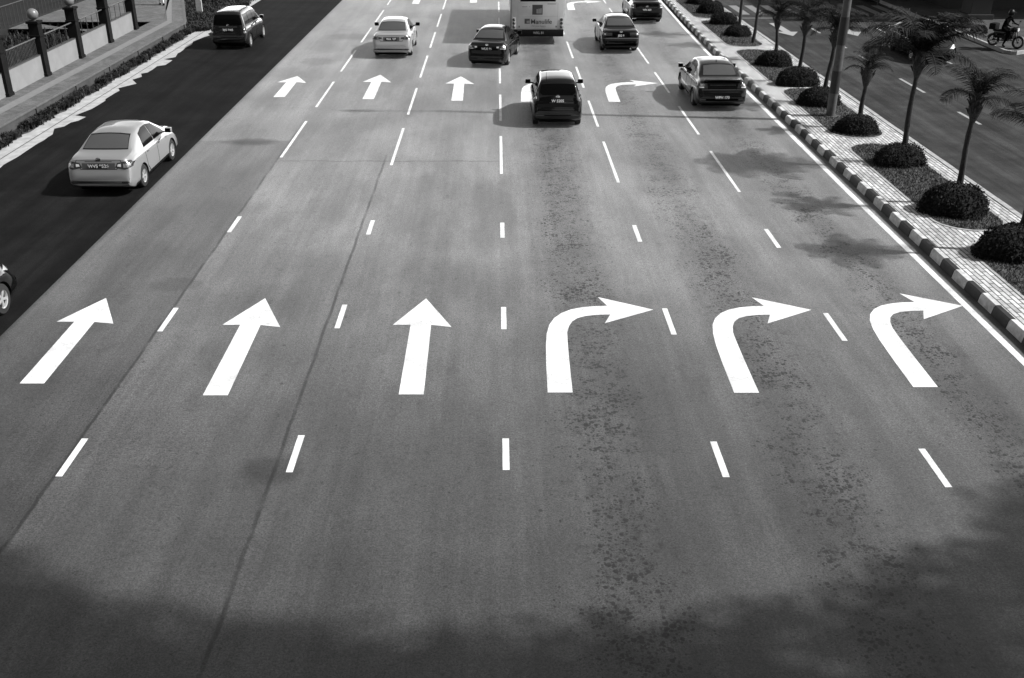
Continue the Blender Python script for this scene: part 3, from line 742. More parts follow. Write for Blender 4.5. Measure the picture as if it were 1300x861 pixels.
def car(label, S, x, y, rz=0, paint='black', plate='', rim='alloy', cat='car', group=None, style='sedan'):
    """y is the rear bumper position along the road"""
    L, W = S['L'], S['W']
    root = empty('parked_car' if False else S.get('name', 'sedan_car'), (x - math.sin(rz) * L / 2, y + math.cos(rz) * L / 2, 0), rz)
    tag(root, label, cat, group)
    B = Body(S); B.build(M[paint], root); pt = M[paint]
    for sx in (-1, 1):
        for yy in (S['yr'], S['yf']): wheel(root, sx * (W / 2 - .115), yy - L / 2, S['rw_'], sx, rim)
    # glazing
    def part(name, mats, polys, side, off=.005, par=root, g=.05, smooth=True):
        q = MB()
        for k, p in enumerate(polys): B.patch(q, p, side, off + .0035 * k, min(k, len(mats) - 1) if len(mats) > 1 else 0, g)
        return q.build(name, mats, par, smooth, 50)
    G = S['glass']
    def grow(P, e):
        cx = sum(p[0] for p in P) / len(P); cy = sum(p[1] for p in P) / len(P)
        return [(p[0] + (e if p[0] > cx else -e), p[1] + (e if p[1] > cy else -e)) for p in P]
    rw = G['rear']; full = rw + mirror(rw)[::-1]
    part('rear_window', [M['trim'], M['rglass'] if G.get('bright') else M['glass']], [grow(full, .018), full], 'back', .004)
    wf = G['front']; part('windscreen', [M['trim'], M['glass']], [grow(wf + mirror(wf)[::-1], .015), wf + mirror(wf)[::-1]], 'front', .004)
    for sd in ('L', 'R'):
        for P in G['side']: part('side_window', [M['trim'], M['glass']], [grow(P, .016), P], sd, .004)
        sx = -1 if sd == 'L' else 1
        for P in G['door']:
            dr = part('door', [M['seam'], pt], [[(a, b - .012) for a, b in grow(P, .011)], P], sd, .0015)
            hx = P[0][0] + .12; hz = P[-1][1] - .08
            h, nn, _, _ = B.bvh.ray_cast(Vector((sx * 3, hx - L / 2, hz)), Vector((-sx, 0, 0)))
            if h:
                q = MB(); q.box(h.x - .012 * (sx < 0) - .003, h.x + .012 * (sx > 0) + .003 + (.02 * sx if sx > 0 else 0), h.y - .08, h.y + .08, h.z - .014, h.z + .014, bev=.004)
                q.build('door_handle', M['chrome'] if paint in ('silver', 'pale') else pt, dr, True)
        # mirror
        mb = MB(); my = G['mirror'][0] - L / 2; mz = G['mirror'][1]; mx = W / 2 - .02
        mb.box(sx * (mx + .02) if sx > 0 else sx * (mx + .21), sx * (mx + .21) if sx > 0 else sx * (mx + .02), my - .05, my + .09, mz - .07, mz + .075, bev=.03)
        mb.tube([(sx * (mx - .08), my + .05, mz - .07), (sx * (mx + .08), my + .03, mz - .03)], .025, 6)
        mo = mb.build('wing_mirror', M['trim'] if S.get('dark_mirror') else pt, root, True)
        mm = MB(); a, c = sorted((sx * (mx + .04), sx * (mx + .195))); mm.box(a, c, my - .056, my - .049, mz - .055, mz + .06); mm.build('mirror_glass', M['glass'], mo)
    # lamps
    for m_ in (1, -1):
        for k, (P, off, mk) in enumerate(S['tail']):
            PP = P if m_ > 0 else mirror(P)[::-1]
            q = MB(); B.patch(q, PP, 'back', off, 0, .035)
            if k == 0: tl = q.build('tail_lamp', M[mk], root, True, 60)
            else: q.build('lamp_cell', M[mk], tl, True, 60)
        P = S['head']; PP = P if m_ > 0 else mirror(P)[::-1]; part('headlamp', [M['lens_clear']], [PP], 'front', .006)
        if S.get('refl'):
            a, b, c, d_ = S['refl']; PP = [(a, c), (b, c), (b, d_), (a, d_)]; PP = PP if m_ > 0 else mirror(PP)[::-1]; part('reflector', [M['lens_red'] if not S.get('refl_bright') else M['lens_clear']], [PP], 'back', .007)
    # boot lid outline, bumper line
    for P in S.get('lid', []):
        dd = P + mirror(P)[::-1]; part('boot_lid' if style == 'sedan' else 'tailgate', [M['seam'], pt], [grow(dd, .012), dd], 'back', .0012, g=.04)
    for (x1, z0, z1, mk) in S.get('bars', []):
        part('rear_trim', [M[mk]], [[(x1, z0), (x1, z1), (-x1, z1), (-x1, z0)]], 'back', .0075, g=.04)
    # number plate
    pz = S['pz']; px = S.get('pw', .24); h, nn, _, _ = B.bvh.ray_cast(Vector((0, -L, pz)), Vector((0, 1, 0)))
    yb = h.y
    q = MB(); q.box(-px, px, yb - .022, yb - .004, pz - .065, pz + .065, bev=.004); pl = q.build('number_plate', M['plate'], root)
    if plate: text_mesh(plate, .125, 'plate_text', M['letter'], pl, (0, yb - .028, pz), (R_(90), 0, 0), .0035)
    q = MB(); q.box(-.07, .07, yb - .012, yb - .004, pz + .11, pz + .15, bev=.003) if S.get('badge', True) else None
    if S.get('badge', True):
        q = MB(); q.lathe([(.0, 0), (.05, 0), (.055, .008), (.035, .014)], 14, T(0, yb - .004, pz + S.get('bz', .16)) @ RX(R_(90)) @ Matrix.Diagonal((1.3, 1, 1, 1)))
        h2, _, _, _ = B.bvh.ray_cast(Vector((0, -L, pz + S.get('bz', .16))), Vector((0, 1, 0))); q.v = [(v[0], v[1] + (h2.y - yb), v[2]) for v in q.v]
        q.build('badge', M['chrome'], root, True)
    if S.get('exhaust'):
        q = MB(); q.lathe([(.028, 0), (.035, .0), (.035, .16), (.028, .16)], 12, T(S['exhaust'], -L / 2 + .02, .24) @ RX(R_(-90))); q.build('exhaust_tip', M['chrome'], root, True)
    if S.get('fin'):
        hy, = S['fin'],; h, _, _, _ = B.bvh.ray_cast(Vector((0, hy - L / 2, 4)), Vector((0, 0, -1)))
        q = MB(); q.add([(-.02, h.y - .07, h.z - .005), (.02, h.y - .07, h.z - .005), (0, h.y + .08, h.z - .005), (0, h.y - .06, h.z + .06)], [(0, 1, 2), (0, 3, 1), (1, 3, 2), (2, 3, 0)]); q.build('roof_antenna', M['trim'], root)
    if S.get('whip'):
        wx, wy = S['whip']; h, _, _, _ = B.bvh.ray_cast(Vector((wx, wy - L / 2, 4)), Vector((0, 0, -1)))
        q = MB(); q.tube([(wx, h.y, h.z - .01), (wx - .0, h.y - .10, h.z + .22)], [.012, .004], 6); q.build('roof_antenna', M['trim'], root)
    if S.get('spoiler'):
        a, yy, zz = S['spoiler']; q = MB(); q.box(-a, a, yy - L / 2 - .10, yy - L / 2 + .06, zz, zz + .035, bev=.014)
        for sx in (-1, 1): q.box(sx * a * .85 - .03, sx * a * .85 + .03, yy - L / 2 - .03, yy - L / 2 + .04, zz - .09, zz + .01)
        q.build('spoiler', pt, root, True)
    if S.get('ribs'):
        for sx in (-1, 1):
            q = MB(); pp = []
            for k in range(9):
                yy = S['ribs'][0] + (S['ribs'][1] - S['ribs'][0]) * k / 8; h, _, _, _ = B.bvh.ray_cast(Vector((sx * .5, yy - L / 2, 4)), Vector((0, 0, -1))); pp.append((sx * .5, h.y, h.z + .03))
            q.tube(pp, .015, 6); q.build('roof_rail', M['trim'], root, True)
        for k in range(4):
            yy = S['ribs'][0] + .25 + k * .45; q = MB(); B.patch(q, [(-.42, yy), (.42, yy), (.42, yy + .05), (-.42, yy + .05)], 'top', .008); q.build('roof_rib', pt, root)
    # underbody
    q = MB(); q.box(-W * .36, W * .36, -L / 2 + .25, L / 2 - .3, .16, .30); q.build('underbody', M['seam'], root)
    # bonnet
    P = S.get('bonnet')
    if P: part('bonnet', [M['seam'], pt], [grow(P + mirror(P)[::-1], .01), P + mirror(P)[::-1]], 'top', .0015, g=.08)
    return root

SEDAN = dict(L=4.54, W=1.76, rw_=.315, yr=.98, yf=3.58, clr=.19, lean=.38, name='sedan_car',
    top=[(0, .56), (.02, .64), (.05, .72), (.075, .80), (.10, .92), (.13, 1.01), (.20, 1.045), (.45, 1.075), (.66, 1.10), (1.0, 1.28), (1.36, 1.425), (1.8, 1.475), (2.3, 1.475), (2.75, 1.41), (3.1, 1.25), (3.48, 1.05), (3.6, 1.01), (4.0, .94), (4.3, .82), (4.42, .70), (4.5, .60), (4.54, .50)],
    belt=[(0, .50), (.1, .86), (.2, .93), (.6, .97), (1.2, .965), (3.2, .90), (3.8, .82), (4.54, .45)],
    glass=dict(rear=[(.60, 1.135), (.52, 1.375), (.25, 1.405), (0, 1.412)], front=[(.66, 1.07), (.5, 1.385), (.2, 1.41), (0, 1.415)], bright=True,
        side=[[(1.42, 1.0), (2.28, .985), (2.28, 1.385), (1.95, 1.385), (1.6, 1.31)], [(2.34, .985), (3.28, .965), (3.12, 1.10), (2.76, 1.315), (2.34, 1.385)]],
        door=[[(1.36, .5), (1.52, .33), (2.28, .33), (2.28, .93), (1.30, .95)], [(2.32, .33), (3.22, .33), (3.28, .91), (2.32, .93)]], mirror=(3.12, 1.03)),
    tail=[([(.44, .80), (.70, .75), (.86, .80), (.86, .96), (.74, .965), (.50, .92)], .006, 'lens_red'), ([(.66, .80), (.80, .80), (.80, .90), (.66, .90)], .011, 'reflector'), ([(.50, .83), (.60, .82), (.60, .895), (.52, .885)], .011, 'lens_clear')],
    head=[(.42, .66), (.74, .68), (.80, .80), (.60, .82)], refl=(.58, .78, .40, .44), lid=[[(.47, .76), (.60, .93), (.58, .985), (0, .99)]], bars=[(.40, .925, .96, 'chrome')],
    pz=.84, pw=.25, bz=.165, bonnet=[(.62, 3.66), (.58, 4.25), (.3, 4.4), (0, 4.42)])
def var(S, **k): d_ = dict(S); d_.update(k); return d_
# plate in the recessed boot: the nearest silver saloon
S1 = var(SEDAN, bars=[(.44, .765, .915, 'dull_alloy'), (.36, .945, .965, 'dull_alloy')], pz=.84)
S4 = var(SEDAN, L=4.44, W=1.74, tail=[([(.42, .86), (.72, .83), (.85, .88), (.85, .97), (.60, .945), (.42, .915)], .006, 'lens_red'), ([(.55, .87), (.64, .87), (.64, .91), (.55, .90)], .011, 'reflector')],
    bars=[(.36, .77, .93, 'steel')], pz=.85, dark_mirror=True, badge=False)
S4['yf'] = 3.5; S4['top'] = [(a * 4.44 / 4.54, b) for a, b in SEDAN['top']]
SBLK = var(SEDAN, L=4.35, W=1.69, top=[(a * 4.35 / 4.54, b - .02) for a, b in SEDAN['top']], yf=3.42, refl=(.42, .52, .84, .90), refl_bright=True, bars=[], pz=.80,
    tail=[([(.48, .78), (.84, .78), (.84, .95), (.48, .94)], .006, 'lens_red'), ([(.64, .86), (.78, .86), (.76, .93), (.66, .93)], .011, 'reflector'), ([(.58, .80), (.80, .80), (.80, .825), (.58, .825)], .011, 'lens_clear')])
SOLD = var(SEDAN, L=4.5, W=1.72, lean=.42, top=[(a * 4.5 / 4.54, b - .04) for a, b in SEDAN['top']], yf=3.54, bars=[(.80, .665, .70, 'dull_alloy')], pz=.80, refl=(.52, .68, .25, .30), refl_bright=False, exhaust=.45,
    tail=[([(.40, .80), (.82, .80), (.82, .93), (.40, .93)], .006, 'lens_red'), ([(.69, .83), (.78, .83), (.78, .90), (.69, .90)], .011, 'reflector')], lid=[[(.40, .74), (.62, .90), (.60, .95), (0, .955)]])
SSPO = var(SEDAN, L=4.6, W=1.80, top=[(a * 4.6 / 4.54, b) for a, b in SEDAN['top']], yf=3.64, spoiler=(.66, .20, 1.075), fin=1.62, pz=.50, badge=False,
    bars=[(.46, .895, .93, 'chrome'), (.74, .745, .765, 'dull_alloy')], tail=[([(.52, .80), (.87, .80), (.87, .97), (.56, .97)], .006, 'lens_red'), ([(.62, .88), (.80, .88), (.78, .955), (.64, .955)], .011, 'reflector'), ([(.66, .82), (.82, .82), (.82, .86), (.66, .86)], .011, 'lens_clear')])
STAL = var(SEDAN, L=4.55, W=1.74, top=[(a * 4.55 / 4.54, b + (.06 if .1 < a < 3.3 else 0)) for a, b in SEDAN['top']], yf=3.6, bars=[(.56, .855, .885, 'chrome')], pz=.74, refl=(.5, .58, .30, .36), refl_bright=False,
    glass=var(SEDAN['glass'], rear=[(.62, 1.20), (.53, 1.43), (.25, 1.455), (0, 1.46)]),
    tail=[([(.60, .80), (.85, .80), (.85, 1.02), (.62, 1.02)], .006, 'lens_red'), ([(.70, .93), (.80, .93), (.80, 1.0), (.70, 1.0)], .011, 'reflector'), ([(.70, .83), (.82, .83), (.82, .88), (.70, .88)], .011, 'lens_clear')])
HATCH = dict(L=3.70, W=1.67, rw_=.295, yr=.62, yf=3.06, clr=.18, lean=.24, rr=.38, rw=.88, name='hatchback_car',
    top=[(0, .60), (.02, .68), (.045, .80), (.07, .92), (.10, 1.02), (.16, 1.18), (.24, 1.35), (.33, 1.47), (.46, 1.525), (.9, 1.555), (1.5, 1.56), (2.0, 1.53), (2.35, 1.43), (2.7, 1.22), (3.02, 1.02), (3.2, .97), (3.5, .86), (3.62, .72), (3.70, .50)],
    belt=[(0, .54), (.1, .90), (.3, .97), (.8, .965), (2.6, .90), (3.1, .82), (3.7, .44)], clad=.26,
    glass=dict(rear=[(.50, 1.08), (.60, 1.16), (.545, 1.40), (.3, 1.425), (0, 1.43)], front=[(.64, 1.05), (.55, 1.42), (.2, 1.45), (0, 1.455)],
        side=[[(.62, 1.05), (1.28, 1.0), (1.28, 1.42), (.72, 1.42)], [(1.34, 1.0), (2.62, .97), (2.50, 1.14), (2.12, 1.38), (1.34, 1.43)]],
        door=[[(.98, .5), (1.1, .32), (1.66, .32), (1.66, .95), (.88, .96)], [(1.7, .32), (2.62, .32), (2.66, .92), (1.7, .95)]], mirror=(2.5, 1.04)),
    tail=[([(.62, .92), (.80, .86), (.82, 1.06), (.72, 1.20), (.64, 1.18)], .006, 'lens_red'), ([(.69, .96), (.78, .95), (.77, 1.07), (.70, 1.08)], .011, 'reflector')],
    head=[(.45, .66), (.72, .68), (.76, .86), (.62, .88)], lid=[], bars=[(.28, .835, .85, 'dull_alloy')], pz=.90, pw=.2, bz=.14, whip=(-.38, .60), spoiler=None,
    refl=(.45, .72, .42, .44), bonnet=[(.6, 3.06), (.55, 3.45), (.3, 3.56), (0, 3.58)])
MPV = dict(L=4.15, W=1.66, rw_=.31, yr=.82, yf=3.47, clr=.20, lean=.20, rr=.25, rw=.90, name='people_carrier', clad=.30,
    top=[(0, .60), (.02, .70), (.04, .84), (.06, 1.0), (.10, 1.22), (.16, 1.46), (.22, 1.60), (.34, 1.665), (.8, 1.69), (1.6, 1.695), (2.3, 1.66), (2.65, 1.55), (3.0, 1.32), (3.3, 1.12), (3.5, 1.05), (3.85, .95), (4.0, .82), (4.10, .68), (4.15, .52)],
    belt=[(0, .54), (.06, .92), (.3, 1.0), (1.2, .99), (3.0, .95), (3.5, .86), (4.15, .46)],
    glass=dict(rear=[(.66, 1.12), (.60, 1.53), (.3, 1.55), (0, 1.55)], front=[(.64, 1.14), (.56, 1.54), (.2, 1.57), (0, 1.57)],
        side=[[(.36, 1.10), (1.1, 1.07), (1.1, 1.50), (.44, 1.52)], [(1.16, 1.07), (1.92, 1.05), (1.92, 1.52), (1.16, 1.52)], [(1.98, 1.05), (2.95, 1.04), (2.78, 1.25), (2.5, 1.47), (1.98, 1.52)]],
        door=[[(1.18, .34), (1.94, .34), (1.94, 1.0), (1.12, 1.0)], [(1.98, .34), (2.92, .34), (2.98, .98), (1.98, 1.0)]], mirror=(2.84, 1.10)),
    tail=[([(.68, .74), (.82, .74), (.82, 1.10), (.70, 1.14)], .006, 'lens_red'), ([(.70, .76), (.81, .76), (.81, .83), (.70, .83)], .011, 'reflector')],
    head=[(.42, .70), (.72, .72), (.76, .88), (.5, .90)], lid=[], bars=[(.42, 1.015, 1.04, 'dull_alloy'), (.72, .62, .635, 'dull_alloy')], pz=.90, pw=.22, bz=.20, refl=None, ribs=(.5, 2.3), bonnet=[(.6, 3.4), (.55, 3.85), (.3, 3.98), (0, 4.0)])

MPV['refl'] = (.5, .7, .40, .43)
GRP = 'cars driving away along the main road'
car('silver saloon car with five-spoke wheels on the dark asphalt lane at the left', S1, -10.60, 25.55, 0, 'silver', 'WVS 9526', group=GRP)
car('dark people carrier with roof rails far up the dark left lane', MPV, -12.42, 47.3, R_(-1), 'char', 'BJG 7405', group=GRP, style='van')
car('black car cut off by the left edge, only front wheel and bonnet corner visible', var(SEDAN, bars=[]), -10.76, 14.55, 0, 'black', group=GRP)
car('pale silver saloon with black wing mirrors in the second lane from the left', S4, -4.66, 45.1, 0, 'pale', 'WA 608', 'alloy', group=GRP)
car('black saloon angled across the centre lane line beside the bus', SBLK, -.42, 43.0, R_(-10), 'black', 'WLX 86', group=GRP)
car('black saloon with a round bright lamp at each rear corner, right of the bus', SOLD, 5.68, 46.3, 0, 'black', 'JEG 8', 'dull_alloy', group=GRP)
car('tall dark saloon next to the striped kerb, cut by the top edge of the photo', STAL, 8.02, 54.8, 0, 'black', 'WN 520', group=GRP)
car('small black hatchback in the middle lane, directly behind the bus', HATCH, 2.05, 32.9, 0, 'black', 'W 5205', 'dull_alloy', group=GRP)
car('dark grey saloon with a boot spoiler and roof fin beside the striped kerb', SSPO, 8.03, 35.25, 0, 'smoke', 'WPH 170', group=GRP)
car('black car coming towards the camera on the opposite road, half hidden by palm fronds', var(SEDAN, refl=None), 19.2, 48.3, R_(180), 'black', '', group=None)

# ------------------------------------------------------------------ bus
def bus(x, y):
    L, W, Ht = 11.2, 2.5, 3.15
    root = empty('city_bus', (x, y + L / 2, 0)); tag(root, 'white city bus seen from behind with advertising on its back', 'bus')
    yb = -L / 2
    q = MB(); q.box(-W / 2, W / 2, yb + .05, L / 2, .62, Ht, bev=.09); q.build('body', M['bus_white'], root, True, 50)
    q = MB(); q.box(-W / 2 + .01, W / 2 - .01, yb - .02, yb + .5, .38, .70, bev=.035); bp = q.build('rear_bumper', M['trim'], root, True)
    text_mesh('WKL 81', .15, 'plate_text', M['bus_ink2'], bp, (.05, yb - .024, .55), (R_(90), 0, 0), .003)
    q = MB(); q.box(-W / 2 + .04, W / 2 - .04, yb + .5, L / 2 - .05, .32, .66); q.build('skirt', M['trim'], root)
    q = MB(); q.add([(-.78, yb + .046, 2.02), (.78, yb + .046, 2.02), (.86, yb + .046, 2.9), (-.86, yb + .046, 2.9)], [(0, 1, 2, 3)])
    q.add([(-.83, yb + .048, 1.97), (.83, yb + .048, 1.97), (.91, yb + .048, 2.95), (-.91, yb + .048, 2.95)], [(0, 1, 2, 3)], 1); q.build('rear_window', [M['glass'], M['trim']], root)
    for sx in (-1, 1):
        q = MB(); q.box(sx * 1.13 - .075, sx * 1.13 + .075, yb + .035, yb + .055, .72, 1.24, bev=.01); cl = q.build('lamp_cluster', M['bus_white'], root)
        for k, mk in enumerate(('dull_alloy', 'lens_red', 'lens_red')):
            q = MB(); q.lathe([(0, .035), (.05, .03), (.068, .012), (.072, 0)], 16, T(sx * 1.13, yb + .035, .82 + k * .165) @ RX(R_(90)), cap=False)
            q.build('tail_lamp', M[mk], cl, True)
        q = MB(); q.box(sx * .88 - .025, sx * .88 + .025, yb + .04, yb + .052, .79, .87); q.build('reflector', M['lens_red'], root)
        for yy in (3.1 - L / 2, 8.4 - L / 2): wheel(root, sx * (W / 2 - .2), yy, .48, sx, 'dull_alloy', .28, 8)
        q = MB()
        q.box(sx * W / 2 - .006, sx * W / 2 + .006, yb + .6, L / 2 - .5, 1.75, 2.65); q.build('side_window', M['glass'], root)
        q = MB(); q.tube([(sx * (W / 2 + .02), yb + .08, .75), (sx * (W / 2 + .02), yb + .08, 2.9)], .018, 6); q.build('corner_trim', M['kerb_white'] if sx > 0 else M['trim'], root)
    # hatch lines
    q = MB(); f = yb + .046
    for (x0, x1, z0, z1) in ((-.9, .9, 1.905, 1.915), (-.95, .95, 1.30, 1.308), (.94, .948, .74, 1.9), (-.948, -.94, .74, 1.9)): q.box(x0, x1, f - .003, f + .01, z0, z1)
    q.build('hatch_gap', M['bus_ink2'], root)
    # large emblem: dark rounded square with light bars
    def emblem(cx, cz, s_, par):
        q = MB(); q.box(cx - s_, cx + s_, f - .006, f + .004, cz - s_ * .92, cz + s_ * .92, 0, bev=.004)
        for k in range(3): q.box(cx - s_ * .18 + k * s_ * .36, cx + s_ * .08 + k * s_ * .36, f - .010, f - .005, cz - s_ * .7, cz + s_ * (.12 + .07 * k), 1)
        return q.build('emblem', [M['bus_ink'], M['bus_ink2']], par)
    emblem(-.02, 1.60, .245, root); emblem(-.50, 1.075, .125, root)
    text_mesh('Manulife', .30, 'advert_text', M['bus_ink'], root, (.17, f - .006, 1.05), (R_(90), 0, 0), .003)
    text_mesh('For your future', .105, 'advert_text', M['bus_ink2'], root, (.05, f - .004, .86), (R_(90), 0, 0), .002)
    # fleet number strips too small to read
    q = MB()
    for (x0, x1, z) in ((-.75, -.5, 1.74), (-.42, -.38, 1.74), (.45, .85, 1.86)):
        q.box(x0, x1, f - .005, f + .004, z - .02, z + .02)
    q.build('stencil_mark', M['bus_ink2'], root)
    # roof hatch and unit
    q = MB(); q.box(-.9, .9, -2, 2.2, Ht - .01, Ht + .22, bev=.06); q.build('roof_unit', M['bus_white'], root, True)
bus(1.97, 48.7)

# ------------------------------------------------------------------ left side: planting strip, walkway, fence, court, building
def edge_x(y): return -15.82 if y < 52.5 else -15.82 - (y - 52.5) * .30
WZ = .48
walk = MB(); yl = [-20, 0, 15, 30, 40, 48, 52.5, 56, 60, 66, 80]
vs = []
for y in yl: vs += [(edge_x(y) - .16, y, WZ), (-17.7 if y < 52 else -24.0, y, WZ)]
walk.add(vs[:14], [(2 * i, 2 * i + 2, 2 * i + 3, 2 * i + 1) for i in range(6)])
walk.add([(edge_x(52.5) - .16, 52.5, WZ), (edge_x(80) - .16, 80, WZ), (-30, 80, WZ), (-24, 52.5, WZ)], [(0, 1, 2, 3)])
walk.add([(-17.7, 52.5, WZ), (-24, 52.5, WZ), (-24, 50.3, WZ), (-17.7, 50.3, WZ)], [(0, 1, 2, 3)])
tag(walk.build('walkway', M['walk']), kind='structure')
# retaining edge with a coping and short posts
q = MB()
yy = -20.0
while yy < 52.38:
    L = min(3.6, 52.4 - yy); q.box(-15.98, -15.86, yy, yy + L, -.03, WZ - .06, 0); q.box(-15.87, -15.81, yy - .05, yy + .05, -.03, WZ - .062, 0); q.box(-16.0, -15.83, yy + .01, yy + L - .01, WZ - .06, WZ + .012, 1, bev=.01); yy += L
q.add([(-15.82, 52.4, -.03), (edge_x(80), 80, -.03), (edge_x(80), 80, WZ + .012), (-15.82, 52.4, WZ + .012), (-15.98, 52.4, WZ + .012), (edge_x(80) - .18, 80, WZ + .012)], [(0, 1, 2, 3), (3, 2, 5, 4)], 1)
rw = tag(q.build('retaining_kerb', [M['wall_face'], M['walk_edge']]), kind='structure')
# tactile strip
q = MB(); q.add([(-16.98, -20, WZ + .005), (-16.60, -20, WZ + .005), (-16.55, 52.3, WZ + .005), (-16.95, 52.9, WZ + .005)], [(0, 1, 2, 3)])
q.add([(-16.55, 52.3, WZ + .005), (-19.4, 62, WZ + .005), (-24.8, 80, WZ + .005), (-25.25, 80, WZ + .005), (-19.85, 62, WZ + .005), (-16.95, 52.9, WZ + .005)], [(0, 1, 2, 3, 4, 5)])
tag(q.build('tactile_path', M['tactile']), kind='structure')
# darker border line and light fan marks in the paving
q = MB(); q.add([(-17.25, 53.3, WZ + .005), (-17.5, 54.2, WZ + .005), (-20.2, 64, WZ + .005), (-20.0, 64, WZ + .005)], [(0, 1, 2, 3)])
for k in range(40):
    yy = 30 + k * .55
    if yy > 51: break
    q.add([(-17.5, yy, WZ + .006), (-17.2, yy + .05, WZ + .006), (-17.08, yy + .2, WZ + .006), (-17.5, yy + .24, WZ + .006)], [(0, 1, 2, 3)], 1)
tag(q.build('paving_pattern', [M['soil'], M['walk_edge']]), kind='structure')
q = MB(); P = [(-15.86, -40), (-15.86, 52.5)]; yy = 52.5; rnd = random.Random(3)
while yy > -40: P.append((-15.50 + rnd.uniform(-.1, .12), yy)); yy -= rnd.uniform(.15, .5)
q.poly(P, .012); tag(q.build('planting_strip', M['soil']), kind='structure')
q = MB(); q.add([(-15.3, 52.5, .013), (-15.3, 80, .013), (edge_x(80) + .0, 80, .013), (-15.82, 52.5, .013)], [(0, 1, 2, 3)]); tag(q.build('verge', M['soil']), kind='structure')
# spiky ground cover in the strip and verge
rnd = random.Random(5); q = MB()
def tuft(q, x, y, h, n, sp):
    for _ in range(n):
        a = rnd.uniform(0, 6.28); l = rnd.uniform(.5, 1) * h; t = rnd.uniform(.15, 1.1); wv = rnd.uniform(.012, .028)
        bx, by = x + rnd.gauss(0, sp), y + rnd.gauss(0, sp)
        dx, dy = math.cos(a), math.sin(a); px, py = -dy * wv, dx * wv
        m1 = (bx + dx * l * .35 * t, by + dy * l * .35 * t, .02 + l * .7); e = (bx + dx * l * .95 * t, by + dy * l * .95 * t, .02 + l * (1.0 - .35 * t))
        q.add([(bx - px, by - py, .01), (bx + px, by + py, .01), (m1[0] + px, m1[1] + py, m1[2]), (m1[0] - px, m1[1] - py, m1[2]), e], [(0, 1, 2, 3), (3, 2, 4)])
y = 22.0
while y < 53:
    gap = math.sin(y * 1.9) + math.sin(y * .73 + 1)
    for k in range(2):
        tuft(q, -15.7 + rnd.uniform(-.1, .1) + .06 * math.sin(y * 2.3), y + rnd.uniform(-.1, .1), rnd.uniform(.22, .40) if gap > -1.2 else .16, 46, .075)
    y += rnd.uniform(.12, .2)
for _ in range(900):
    yy = rnd.uniform(52.6, 72); xx = rnd.uniform(edge_x(yy) + .05, -14.95)
    tuft(q, xx, yy, rnd.uniform(.14, .34), 20, .12)
tag(q.build('ground_cover', M['hedge']), 'spiky dark low planting between the raised walkway and the gutter', 'ground cover', kind='stuff')

# marker stone
ms = empty('marker_stone', (-16.75, 58.2, .0)); tag(ms, 'small white round-topped marker stone standing in the dark verge', 'marker')
q = MB(); pr = [(-.16, 0), (-.16, .78), (-.11, .9), (0, .95), (.11, .9), (.16, .78), (.16, 0)]
q.add([(a, -.06, c) for a, c in pr] + [(a, .06, c) for a, c in pr], [tuple(range(7)), tuple(range(13, 6, -1))] + [(k, k + 7, (k + 1) % 7 + 7, (k + 1) % 7) for k in range(7)]); q.build('stone', M['stone_white'], ms)
q = MB(); q.box(-.24, .24, -.12, .12, 0, .08, bev=.01); q.build('plinth', M['stone_white'], ms)

# fence: pillars with globe lamps and rendered dwarf walls with rails
PY = [(-17.5, 32.0), (-17.56, 35.6), (-17.62, 39.1), (-17.68, 42.8), (-17.74, 46.5), (-17.80, 50.2)]
names = ['dark square fence pillar nearest the camera', 'dark fence pillar cut by the left edge of the photo', 'dark fence pillar with a pale globe, second pillar from the left edge', 'dark fence pillar with a pale globe, third pillar from the left edge',
         'dark fence pillar with a pale globe, fourth pillar from the left edge', 'dark fence pillar at the far end of the fence, cut by the top edge']
for (x, y), lab in zip(PY, names):
    p = empty('fence_pillar', (x, y, WZ)); tag(p, lab, 'pillar', 'dark pillars of the walkway fence')
    q = MB(); q.box(-.19, .19, -.19, .19, 0, 2.0, bev=.012); q.box(-.215, .215, -.215, .215, 0, .12, bev=.008); q.build('shaft', M['pillar'], p)
    q = MB(); q.box(-.235, .235, -.235, .235, 1.98, 2.07, bev=.012); q.box(-.22, .22, -.22, .22, 1.5, 1.56, bev=.008); q.build('cap', M['pillar'], p)
    q = MB(); q.lathe([(.07, 2.07), (.07, 2.12), (.10, 2.13)] + [(.21 * math.sin(t), 2.31 - .21 * math.cos(t)) for t in [R_(30 + k * 15) for k in range(10)]] + [(.004, 2.52)], 18); q.build('globe_lamp', M['globe'], p, True)
wn = ['pale rendered dwarf wall with barred rail between the two nearest pillars', 'pale rendered dwarf wall with barred rail, leftmost in the photo', 'pale rendered dwarf wall with rail between the second and third pillars',
      'pale rendered dwarf wall with rail between the third and fourth pillars', 'pale rendered dwarf wall with rail between the fourth and last pillars']
for i in range(5):
    (x0, y0), (x1, y1) = PY[i], PY[i + 1]; xm, ym = (x0 + x1) / 2, (y0 + y1) / 2; L = y1 - y0 - .38; ang = math.atan2(-(x1 - x0), y1 - y0)
    p = empty('boundary_wall', (xm, ym, WZ), ang); tag(p, wn[i], 'low wall', 'dwarf walls of the walkway fence')
    q = MB(); q.box(-.07, .07, -L / 2, L / 2, 0, .82, bev=.006); q.build('wall_panel', M['panel'], p)
    q = MB(); q.box(-.085, .085, -L / 2 + .002, L / 2 - .002, .82, .85, bev=.005); q.build('coping', M['rail'], p)
    q = MB(); q.tube([(0, -L / 2, 1.46), (0, L / 2, 1.46)], .028, 8); q.build('top_rail', M['steel'], p, True)
    q = MB(); n = 26 if i < 2 else 5
    for k in range(1, n): yy = -L / 2 + L * k / n; q.box(-.012, .012, yy - .012, yy + .012, .85, 1.45)
    q.build('rail_bars', M['rail'], p)
